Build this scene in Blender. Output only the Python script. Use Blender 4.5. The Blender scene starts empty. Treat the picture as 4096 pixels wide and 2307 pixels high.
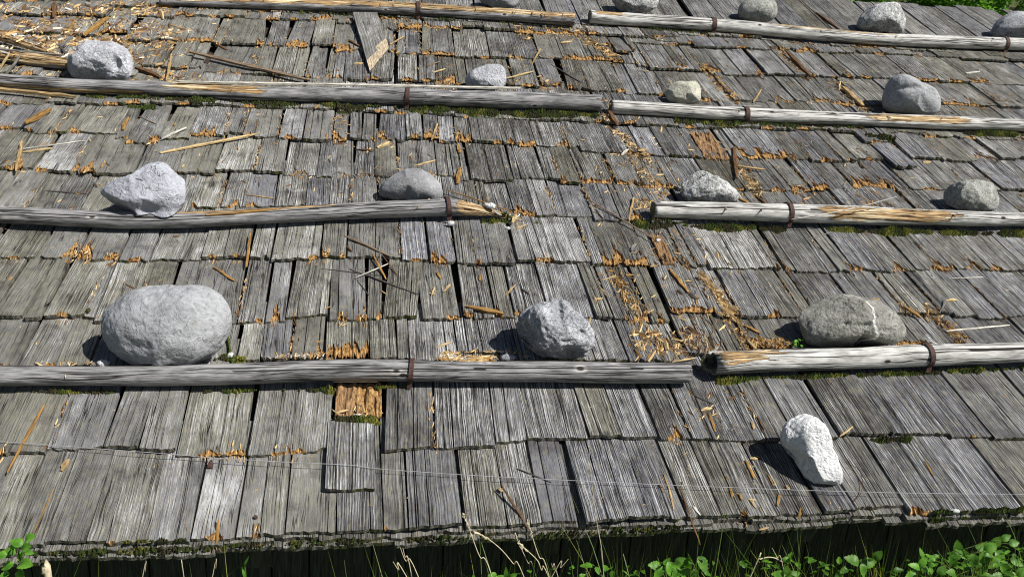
import bpy, math, random, re
import numpy as np
from mathutils import Vector, Matrix, noise as mnoise

rnd = random.Random(7)
S = bpy.context.scene
COL = S.collection

# ------------------------------------------------------------------ camera
FP = 3400.0                                   # focal length, in pixels of the 4096 px wide photograph
CX, CY = 2048.0, 1153.5
VPX, VPY = 1464.0, -1575.0                    # where the shingle joints converge
PITCH = math.radians(20.0)                    # pitch of the roof
CAMH = 2.05                                   # metres from the roof plane

def _n(a):
    a = np.array(a, float)
    return a / np.linalg.norm(a)
_dy = 150.0
_dx = (FP * FP + (VPY - CY) * _dy) / (CX - VPX)
VA = _n((VPX - CX, CY - VPY, -FP))
XA = _n((_dx, -_dy, -FP))
NA = np.cross(XA, VA)

def ray(px, py):
    p = np.array((px - CX, CY - py, -FP))
    return np.array((XA @ p, VA @ p, NA @ p))
_d0 = ray(2048, 2130)
CAM = np.array((0.0, 0.0, CAMH))
_o = CAM - _d0 * CAMH / _d0[2]
CAM -= np.array((_o[0], _o[1], 0))

def P(px, py, h=0.0):
    """roof coordinates (across, up the slope, height) of the point seen at a pixel at height h over the roof"""
    d = ray(px, py)
    t = (h - CAM[2]) / d[2]
    return CAM + d * t

def depth(uvn):
    """distance along the view axis"""
    v = np.array(uvn) - CAM
    c = ray(CX, CY)
    return float(v @ c / np.linalg.norm(c))

cp, sp = math.cos(PITCH), math.sin(PITCH)
RT = Matrix(((1, 0, 0, 0), (0, cp, -sp, 0), (0, sp, cp, 0), (0, 0, 0, 1)))   # roof frame -> world

def W(u, v=None, n=0.0):
    if v is None:
        u, v, n = u
    return Vector((u, v * cp - n * sp, v * sp + n * cp))

cam = bpy.data.cameras.new('camera')
camo = bpy.data.objects.new('camera', cam)
COL.objects.link(camo)
cam.sensor_width = 36.0
cam.lens = 36.0 * FP / 4096.0
cam.clip_start = 0.02
cam.clip_end = 500
Rc = Matrix(((XA[0], XA[1], XA[2], 0), (VA[0], VA[1], VA[2], 0), (NA[0], NA[1], NA[2], 0), (0, 0, 0, 1)))
camo.matrix_world = Matrix.Translation(W(*CAM)) @ RT @ Rc
S.camera = camo
CAMROT = (RT @ Rc).to_3x3()                   # columns: right, up, backward in the world

# ------------------------------------------------------------------ sun, sky, exposure
sun_roof = Vector((0.53, -0.10, 0.84)).normalized()     # towards the sun, in the roof frame
sd = (RT.to_3x3() @ sun_roof).normalized()
sun = bpy.data.lights.new('sun', 'SUN')
suno = bpy.data.objects.new('sun', sun)
COL.objects.link(suno)
sun.energy = 5.0
sun.angle = math.radians(0.53)
sun.color = (1.0, 0.97, 0.925)
suno.rotation_euler = sd.to_track_quat('Z', 'Y').to_euler()
suno.location = sd * 20
wd = bpy.data.worlds.new('World')
S.world = wd
wd.use_nodes = True
nt = wd.node_tree
bg = nt.nodes['Background']
sky = nt.nodes.new('ShaderNodeTexSky')
sky.sky_type = 'NISHITA'
sky.sun_disc = False
sky.sun_elevation = math.asin(sd.z)
sky.sun_rotation = math.atan2(sd.x, sd.y)
nt.links.new(sky.outputs[0], bg.inputs[0])
bg.inputs[1].default_value = 0.05
S.view_settings.view_transform = 'Standard'
S.view_settings.look = 'None'
S.view_settings.exposure = 0.42
S.view_settings.gamma = 1.0
S.view_settings.use_curve_mapping = False
S.cycles.max_bounces = 5
S.cycles.filter_width = 1.1

# ------------------------------------------------------------------ object helpers
WM = {}                                        # world matrices of what has been placed

def put(o, m, parent=None):
    COL.objects.link(o)
    WM[o.name] = m
    if parent is not None:
        o.parent = parent
        o.matrix_basis = WM[parent.name].inverted() @ m
    else:
        o.matrix_basis = m
    return o

def tag(o, label=None, cat=None, group=None, kind=None):
    if label: o['label'] = label
    if cat: o['category'] = cat
    if group: o['group'] = group
    if kind: o['kind'] = kind
    return o

def empty(name, m):
    return put(bpy.data.objects.new(name, None), m)

def mesh(name, verts, faces, mats, mi=None, uv=None, tone=None, smooth=False):
    """verts Nx3, faces list, uv per vertex, tone per vertex (4 floats)"""
    me = bpy.data.meshes.new(name)
    me.from_pydata([tuple(map(float, v)) for v in verts], [], faces)
    for m in (mats if isinstance(mats, (list, tuple)) else [mats]):
        me.materials.append(m)
    if mi is not None:
        me.polygons.foreach_set('material_index', np.array(mi, dtype=np.int32))
    if uv is not None:
        idx = np.empty(len(me.loops), dtype=np.int32)
        me.loops.foreach_get('vertex_index', idx)
        l = me.uv_layers.new(name='UVMap')
        l.uv.foreach_set('vector', np.asarray(uv, dtype=np.float32)[idx].ravel())
    if tone is not None:
        a = me.color_attributes.new('tone', 'FLOAT_COLOR', 'POINT')
        t = np.asarray(tone, dtype=np.float32)
        if t.ndim == 1:
            t = np.tile(t, (len(verts), 1))
        a.data.foreach_set('color', t.ravel())
    if smooth:
        me.polygons.foreach_set('use_smooth', np.ones(len(me.polygons), dtype=bool))
    me.update()
    return me

def obj(name, me, m, parent=None):
    return put(bpy.data.objects.new(name, me), m, parent)

class Acc:
    """collects geometry of one mesh"""
    def __init__(s):
        s.v = []; s.f = []; s.mi = []; s.uv = []; s.t = []
    def add(s, v, f, mi=0, uv=None, tone=(0.5, 0.5, 0.5, 1)):
        b = len(s.v)
        s.v += [tuple(p) for p in v]
        s.f += [tuple(i + b for i in q) for q in f]
        s.mi += (mi if isinstance(mi, list) else [mi] * len(f))
        s.uv += (list(uv) if uv is not None else [(0, 0)] * len(v))
        s.t += [tone] * len(v)
    def build(s, name, mats, m=Matrix(), parent=None, smooth=False):
        return obj(name, mesh(name, s.v, s.f, mats, s.mi, s.uv, s.t, smooth), m, parent)

BOXF = [(0, 1, 3, 2), (4, 6, 7, 5), (0, 4, 5, 1), (2, 3, 7, 6), (0, 2, 6, 4), (1, 5, 7, 3)]
def boxv(x0, x1, y0, y1, z0, z1):
    return [(x, y, z) for x in (x0, x1) for y in (y0, y1) for z in (z0, z1)]

def nz(x, y, z=0.0):
    return mnoise.noise((x, y, z))

# ------------------------------------------------------------------ material helpers
class N:
    def __init__(s, name):
        s.m = bpy.data.materials.new(name)
        s.m.use_nodes = True
        s.t = s.m.node_tree
        s.b = s.t.nodes['Principled BSDF']
        s.b.inputs['Specular IOR Level'].default_value = 0.25
    def n(s, typ, **kw):
        x = s.t.nodes.new(typ)
        for k, v in kw.items(): setattr(x, k, v)
        return x
    def l(s, a, b): s.t.links.new(a, b)
    def val(s, sock, v):
        if hasattr(v, 'links'): s.l(v, sock)
        else: sock.default_value = v
    def math(s, op, a, b=0.0, c=0.0, clamp=False):
        x = s.n('ShaderNodeMath', operation=op); x.use_clamp = clamp
        for i, v in enumerate((a, b, c)): s.val(x.inputs[i], v)
        return x.outputs[0]
    def noise(s, vec, scale=1.0, detail=2.0, rough=0.5, dist=0.0):
        x = s.n('ShaderNodeTexNoise')
        s.l(vec, x.inputs['Vector'])
        s.val(x.inputs['Scale'], scale); s.val(x.inputs['Detail'], detail); s.val(x.inputs['Roughness'], rough)
        s.val(x.inputs['Distortion'], dist)
        return x.outputs['Fac']
    def xyz(s, x=0.0, y=0.0, z=0.0):
        c = s.n('ShaderNodeCombineXYZ')
        for i, v in enumerate((x, y, z)): s.val(c.inputs[i], v)
        return c.outputs[0]
    def sep(s, v):
        c = s.n('ShaderNodeSeparateXYZ'); s.l(v, c.inputs[0]); return c.outputs
    def scale(s, v, k):
        c = s.n('ShaderNodeVectorMath', operation='MULTIPLY'); s.l(v, c.inputs[0]); s.val(c.inputs[1], k)
        return c.outputs[0]
    def ramp(s, f, lo, hi, a=0.0, b=1.0):
        x = s.n('ShaderNodeMapRange'); s.val(x.inputs[0], f)
        for i, v in zip((1, 2, 3, 4), (lo, hi, a, b)): s.val(x.inputs[i], v)
        return x.outputs[0]
    def mix(s, f, a, b, mode='MIX'):
        x = s.n('ShaderNodeMix', data_type='RGBA', blend_type=mode)
        s.val(x.inputs[0], f)
        for i, v in ((6, a), (7, b)):
            if hasattr(v, 'links'): s.l(v, x.inputs[i])
            else: x.inputs[i].default_value = (*v, 1.0) if len(v) == 3 else v
        return x.outputs[2]
    def out(s, col, rough=0.85, bump=None, bstr=1.0, bdist=0.002):
        s.val(s.b.inputs['Base Color'], col if hasattr(col, 'links') else (*col, 1.0))
        s.val(s.b.inputs['Roughness'], rough)
        if bump is not None:
            x = s.n('ShaderNodeBump'); s.val(x.inputs['Strength'], bstr); x.inputs['Distance'].default_value = bdist
            s.l(bump, x.inputs['Height']); s.l(x.outputs[0], s.b.inputs['Normal'])
        return s.m

def rot_nodes(w, x, y):
    """colour and height of crumbling orange rot, fibres along y"""
    fib = w.noise(w.xyz(w.math('MULTIPLY', x, 420.0), w.math('MULTIPLY', y, 42.0)), 1.0, 3.0, 0.6)
    lump = w.noise(w.xyz(w.math('MULTIPLY', x, 60.0), w.math('MULTIPLY', y, 35.0), 4.0), 1.0, 3.0, 0.6)
    c = w.mix(w.ramp(lump, 0.36, 0.60), (0.12, 0.055, 0.020), (0.42, 0.235, 0.075))
    c = w.mix(w.ramp(fib, 0.53, 0.70), c, (0.62, 0.44, 0.20))
    c = w.mix(w.ramp(fib, 0.47, 0.37), c, (0.05, 0.022, 0.01))
    return c, w.math('ADD', fib, lump)

def wood_material(name, base_lo, base_hi, corr=1.0):
    """weathered shingle: streaks and corrugations along UV y; 'tone' = brightness, hue, ridges, dirt"""
    w = N(name)
    uvn = w.n('ShaderNodeUVMap', uv_map='UVMap')
    x, y, _ = w.sep(uvn.outputs[0])
    t = w.n('ShaderNodeAttribute', attribute_name='tone')
    tr, tg, tb = w.sep(t.outputs['Vector'])
    # wandering grain
    wob = w.noise(w.xyz(w.math('MULTIPLY', x, 9.0), w.math('MULTIPLY', y, 5.0)), 1.0, 2.0)
    xx = w.math('MULTIPLY_ADD', wob, 0.016, x)
    ridge = w.noise(w.xyz(w.math('MULTIPLY', xx, 210.0), w.math('MULTIPLY', y, 3.0), 2.0), 1.0, 2.0, 0.5)
    wv = w.noise(w.xyz(w.math('MULTIPLY', x, 32.0), w.math('MULTIPLY', y, 1.6), 6.0), 1.0, 2.0, 0.5)
    wave = w.math('SINE', w.math('MULTIPLY_ADD', xx, 760.0, w.math('MULTIPLY', wv, 16.0)))
    ridge = w.math('MULTIPLY_ADD', wave, 0.075, ridge)
    fine = w.noise(w.xyz(w.math('MULTIPLY', xx, 480.0), w.math('MULTIPLY', y, 26.0), 7.0), 1.0, 3.0, 0.7)
    crack = w.noise(w.xyz(w.math('MULTIPLY', xx, 55.0), w.math('MULTIPLY', y, 1.4), 11.0), 1.0, 2.0, 0.5)
    crackm = w.ramp(w.math('ABSOLUTE', w.math('SUBTRACT', crack, 0.5)), 0.0, 0.022, 1.0, 0.0)
    crackm = w.math('MULTIPLY', crackm, w.ramp(w.noise(w.xyz(w.math('MULTIPLY', x, 14.0), w.math('MULTIPLY', y, 6.0), 3.0)), 0.42, 0.6))
    patch = w.noise(w.xyz(w.math('MULTIPLY', x, 11.0), w.math('MULTIPLY', y, 4.5), 5.0), 1.0, 3.0, 0.6)
    blot = w.noise(w.xyz(w.math('MULTIPLY', x, 60.0), w.math('MULTIPLY', y, 26.0), 9.0), 1.0, 3.0, 0.6)
    r2 = w.math('SUBTRACT', ridge, 0.5)
    r2 = w.math('MULTIPLY', r2, w.math('MULTIPLY', tb, 1.6))
    v = w.math('ADD', 0.46, w.math('MULTIPLY', r2, 1.25))
    v = w.math('ADD', v, w.math('MULTIPLY', w.math('SUBTRACT', fine, 0.5), w.math('MULTIPLY_ADD', tb, 1.1, 0.85)))
    v = w.math('ADD', v, w.math('MULTIPLY', w.math('SUBTRACT', patch, 0.5), 1.15))
    v = w.math('ADD', v, w.math('SUBTRACT', tr, 0.5), clamp=True)
    cool = w.mix(tg, (0.288, 0.280, 0.240), (0.272, 0.278, 0.318))
    dark = w.mix(tg, (0.036, 0.033, 0.025), (0.028, 0.028, 0.033))
    c = w.mix(v, dark, cool)
    c = w.mix(w.ramp(v, 0.70, 1.0), c, (0.50, 0.50, 0.49))
    # algae / brown stains
    c = w.mix(w.ramp(blot, 0.50, 0.68, 0.0, 0.38), c, (0.25, 0.225, 0.13))
    c = w.mix(w.ramp(w.noise(w.xyz(w.math('MULTIPLY', x, 7.0), w.math('MULTIPLY', y, 9.0), 15.0), 1.0, 4.0, 0.65), 0.52, 0.68, 0.0, 0.6), c, (0.05, 0.043, 0.042))
    c = w.mix(crackm, c, (0.018, 0.015, 0.012))
    h = w.math('MULTIPLY_ADD', r2, 1.0, w.math('MULTIPLY', fine, 0.45))
    h = w.math('SUBTRACT', h, w.math('MULTIPLY', crackm, 0.9))
    return w.out(c, 0.8, h, 1.0, 0.006)

def rot_material(name):
    w = N(name)
    uvn = w.n('ShaderNodeUVMap', uv_map='UVMap')
    x, y, _ = w.sep(uvn.outputs[0])
    c, h = rot_nodes(w, x, y)
    return w.out(c, 0.9, h, 1.0, 0.004)

def end_material(name):
    w = N(name)
    g = w.n('ShaderNodeNewGeometry').outputs['Position']
    a = w.noise(g, 170.0, 3.0, 0.7)
    b = w.noise(g, 16.0, 2.0)
    c = w.mix(w.ramp(a, 0.35, 0.65), (0.045, 0.042, 0.032), (0.24, 0.225, 0.18))
    c = w.mix(w.ramp(b, 0.52, 0.66), c, (0.085, 0.09, 0.03))
    return w.out(c, 0.95, a, 1.0, 0.004)

def pole_material(name, lo, hi):
    w = N(name)
    uvn = w.n('ShaderNodeUVMap', uv_map='UVMap')
    x, y, _ = w.sep(uvn.outputs[0])          # x round the pole, y along it (metres)
    t = w.n('ShaderNodeAttribute', attribute_name='tone')
    rot, crk, under = w.sep(t.outputs['Vector'])
    wob = w.noise(w.xyz(w.math('MULTIPLY', x, 8.0), w.math('MULTIPLY', y, 3.0)), 1.0, 2.0)
    xx = w.math('MULTIPLY_ADD', wob, 0.03, x)
    fine = w.noise(w.xyz(w.math('MULTIPLY', xx, 330.0), w.math('MULTIPLY', y, 15.0)), 1.0, 4.0, 0.7)
    broad = w.noise(w.xyz(w.math('MULTIPLY', xx, 36.0), w.math('MULTIPLY', y, 7.0), 3.0), 1.0, 3.0, 0.6)
    ck = w.noise(w.xyz(w.math('MULTIPLY', xx, 34.0), w.math('MULTIPLY', y, 0.9), 8.0), 1.0, 2.5, 0.5)
    ckm = w.ramp(w.math('ABSOLUTE', w.math('SUBTRACT', ck, 0.5)), 0.0, 0.030, 1.0, 0.0)
    ckm = w.math('MULTIPLY', ckm, w.ramp(w.noise(w.xyz(w.math('MULTIPLY', x, 6.0), w.math('MULTIPLY', y, 2.6), 21.0)), 0.36, 0.48))
    v = w.math('ADD', w.math('MULTIPLY', w.math('SUBTRACT', fine, 0.5), 2.6), w.math('MULTIPLY_ADD', w.math('SUBTRACT', broad, 0.5), 2.2, 0.55), clamp=True)
    c = w.mix(v, lo, hi)
    c = w.mix(w.ramp(broad, 0.62, 0.78, 0, 0.5), c, (0.30, 0.235, 0.15))
    # knots
    vo = w.n('ShaderNodeTexVoronoi')
    w.l(w.xyz(w.math('MULTIPLY', x, 12.0), w.math('MULTIPLY', y, 6.5), 0.0), vo.inputs['Vector'])
    vo.inputs['Scale'].default_value = 1.0
    kn = vo.outputs['Distance']
    c = w.mix(w.ramp(kn, 0.20, 0.12), c, (0.42, 0.40, 0.38))
    c = w.mix(w.ramp(kn, 0.11, 0.07), c, (0.03, 0.024, 0.02))
    c = w.mix(ckm, c, (0.02, 0.017, 0.014))
    c = w.mix(w.ramp(crk, 0.45, 0.75), c, (0.014, 0.012, 0.010))
    rc, rh = rot_nodes(w, xx, w.math('MULTIPLY', y, 0.22))
    rc = w.mix(0.18, rc, (0.78, 0.60, 0.36))
    rc = w.mix(w.ramp(w.noise(w.xyz(w.math('MULTIPLY', xx, 120.0), w.math('MULTIPLY', y, 5.0), 41.0), 1.0, 3.0, 0.6), 0.47, 0.38), rc, (0.035, 0.017, 0.01))
    rc = w.mix(w.ramp(w.noise(w.xyz(w.math('MULTIPLY', xx, 90.0), w.math('MULTIPLY', y, 4.0), 47.0), 1.0, 3.0, 0.6), 0.52, 0.62), rc, (0.80, 0.66, 0.42))
    rn = w.noise(w.xyz(w.math('MULTIPLY', xx, 45.0), w.math('MULTIPLY', y, 7.0), 31.0), 1.0, 4.0, 0.65)
    rm = w.ramp(w.math('MULTIPLY_ADD', rn, 1.5, rot), 1.22, 1.30)
    c = w.mix(rm, c, rc)
    # underside mixed towards a dark olive
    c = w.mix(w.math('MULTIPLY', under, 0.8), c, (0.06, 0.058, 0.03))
    h = w.math('SUBTRACT', w.math('MULTIPLY', fine, 0.35), w.math('MULTIPLY', ckm, 1.1))
    h = w.math('ADD', h, w.math('MULTIPLY', rm, w.math('MULTIPLY', rh, 0.8)))
    return w.out(c, 0.75, h, 1.0, 0.006)

def stone_material(name, lo, hi, patch=(0.5, 0.5, 0.5), pamt=0.3, dark=0.3, scale=1.0, vein=0.0, bump=1.0):
    w = N(name)
    p = w.n('ShaderNodeTexCoord').outputs['Object']
    a = w.noise(p, 14.0 * scale, 5.0, 0.62)
    b = w.noise(p, 95.0 * scale, 4.0, 0.7)
    d = w.noise(p, 42.0 * scale, 3.0, 0.6, 0.6)
    v = w.math('ADD', w.math('MULTIPLY', a, 0.6), w.math('MULTIPLY', b, 0.4))
    big = w.noise(p, 5.0 * scale, 4.0, 0.6, 0.8)
    c = w.mix(w.ramp(v, 0.36, 0.62), lo, hi)
    c = w.mix(w.ramp(big, 0.50, 0.66, 0.0, 0.55), c, lo)
    c = w.mix(w.ramp(w.noise(p, 22.0 * scale, 5.0, 0.7), 0.60, 0.68, 0.0, 0.35), c, (0.20, 0.19, 0.13))
    c = w.mix(w.ramp(d, 0.55, 0.68, 0.0, pamt), c, patch)
    c = w.mix(w.ramp(b, 0.44, 0.33, 0.0, dark), c, (0.035, 0.034, 0.032))
    ck = w.math('ABSOLUTE', w.math('SUBTRACT', w.noise(p, 11.0 * scale, 4.0, 0.6, 0.4), 0.5))
    ckm = w.math('MULTIPLY', w.ramp(ck, 0.0, 0.010, 1.0, 0.0), w.ramp(a, 0.46, 0.58))
    c = w.mix(w.math('MULTIPLY', ckm, 0.35 if bump > .7 else 0.10), c, (0.03, 0.03, 0.03))
    if vein:
        g = w.sep(p)
        vn = w.math('ABSOLUTE', w.math('ADD', w.math('MULTIPLY_ADD', g[1], 0.28, w.math('ADD', g[0], -vein)), w.math('MULTIPLY', w.math('SUBTRACT', a, 0.5), 0.06)))
        c = w.mix(w.ramp(vn, 0.005, 0.0025), c, (0.66, 0.64, 0.60))
    h = w.math('SUBTRACT', w.math('ADD', w.math('MULTIPLY', b, 0.6), w.math('MULTIPLY', d, 0.9)), w.math('MULTIPLY', ckm, 0.5))
    return w.out(c, 0.85, h, bump, 0.010)

def flat_material(name, col, var=0.25, scale=60.0, rough=0.85, stretch=(1, 1, 1), spec=None, trans=None):
    """a colour varied by noise; multiplied by the 'tone' attribute when trans == 'tone'"""
    w = N(name)
    p = w.scale(w.n('ShaderNodeTexCoord').outputs['Object'], stretch)
    a = w.noise(p, scale, 3.0, 0.6)
    lo = tuple(k * (1 - var) for k in col)
    hi = tuple(min(1, k * (1 + var)) for k in col)
    c = w.mix(w.ramp(a, 0.35, 0.65), lo, hi)
    if trans == 'tone':
        at = w.n('ShaderNodeAttribute', attribute_name='tone')
        c = w.mix(1.0, c, at.outputs['Color'], 'MULTIPLY')
    return w.out(c, rough, a, 0.6, 0.002)

def leaf_material(name, col, col2, trans=0.35):
    w = N(name)
    p = w.n('ShaderNodeTexCoord').outputs['Object']
    at = w.n('ShaderNodeAttribute', attribute_name='tone')
    a = w.noise(p, 45.0, 2.0)
    c = w.mix(w.ramp(a, 0.35, 0.65), col, col2)
    c = w.mix(1.0, c, at.outputs['Color'], 'MULTIPLY')
    w.out(c, 0.45)
    tl = w.n('ShaderNodeBsdfTranslucent'); w.l(w.mix(1.0, c, (1.5, 1.6, 0.6), 'MULTIPLY'), tl.inputs[0])
    mx = w.n('ShaderNodeMixShader'); mx.inputs[0].default_value = trans
    w.l(w.b.outputs[0], mx.inputs[1]); w.l(tl.outputs[0], mx.inputs[2])
    w.l(mx.outputs[0], w.t.nodes['Material Output'].inputs[0])
    return w.m

M = {}
M['shingle'] = wood_material('weathered_shingle_wood', None, None)
M['rot'] = rot_material('crumbling_rotten_wood')
M['end'] = end_material('mossy_end_grain')
M['pole_grey'] = pole_material('weathered_grey_pole', (0.060, 0.058, 0.058), (0.33, 0.325, 0.32))
M['pole_pale'] = pole_material('bleached_pale_pole', (0.20, 0.195, 0.18), (0.66, 0.65, 0.61))
M['iron'] = flat_material('rusty_iron', (0.065, 0.034, 0.027), 0.5, 120.0, 0.75)
M['chip'] = flat_material('splintered_wood', (0.95, 0.95, 0.95), 0.3, 90.0, 0.85, (1, 1, 1), None, 'tone')
M['stick'] = flat_material('fibrous_stick_wood', (0.8, 0.8, 0.8), 0.62, 210.0, 0.8, (0.10, 1, 1), None, 'tone')
M['moss'] = flat_material('moss', (1.0, 1.0, 1.0), 0.5, 160.0, 0.95, (1, 1, 1), None, 'tone')
M['pale'] = flat_material('pale_splintered_wood', (0.36, 0.29, 0.20), .5, 200.0, .9, (1, .12, 1))
M['rot_brown'] = flat_material('brown_rotten_wood', (0.21, 0.125, 0.06), .6, 240.0, .9, (1, .12, 1))
M['deck'] = flat_material('dark_roof_boards', (0.045, 0.032, 0.022), 0.5, 50.0, 0.95)
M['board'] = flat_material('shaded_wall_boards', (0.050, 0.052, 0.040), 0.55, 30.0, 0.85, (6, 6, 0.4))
M['leaf'] = leaf_material('green_leaf', (0.04, 0.125, 0.012), (0.11, 0.24, 0.03))
M['grass'] = leaf_material('grass_blade', (0.07, 0.13, 0.02), (0.13, 0.20, 0.04))
M['straw'] = flat_material('dry_straw', (0.52, 0.45, 0.30), 0.2, 80.0, 0.7)
M['wire'] = flat_material('galvanised_wire', (0.30, 0.30, 0.31), 0.2, 60.0, 0.55)

# ------------------------------------------------------------------ the hut and its roof
OFF = {'A': (0, 0), 'B': (1350, 0), 'C': (2696, 0), 'D': (0, 760), 'E': (1350, 760), 'F': (2696, 760),
       'G': (0, 1517), 'H': (1350, 1517), 'I': (2696, 1517)}
KS = 1400.0 / 2571.0
def px(crop, x, y):
    if crop == 'S': return (x, y)
    if crop == 'a': return (x * .2723, y * .2723)
    if crop == 'c': return (3396 + x * .2723, y * .2723)
    if crop == 'b': return (2200 + x * .2723, y * .2723)
    return (OFF[crop][0] + x * KS, OFF[crop][1] + y * KS)

TH = 0.015                                    # shingle thickness
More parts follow.
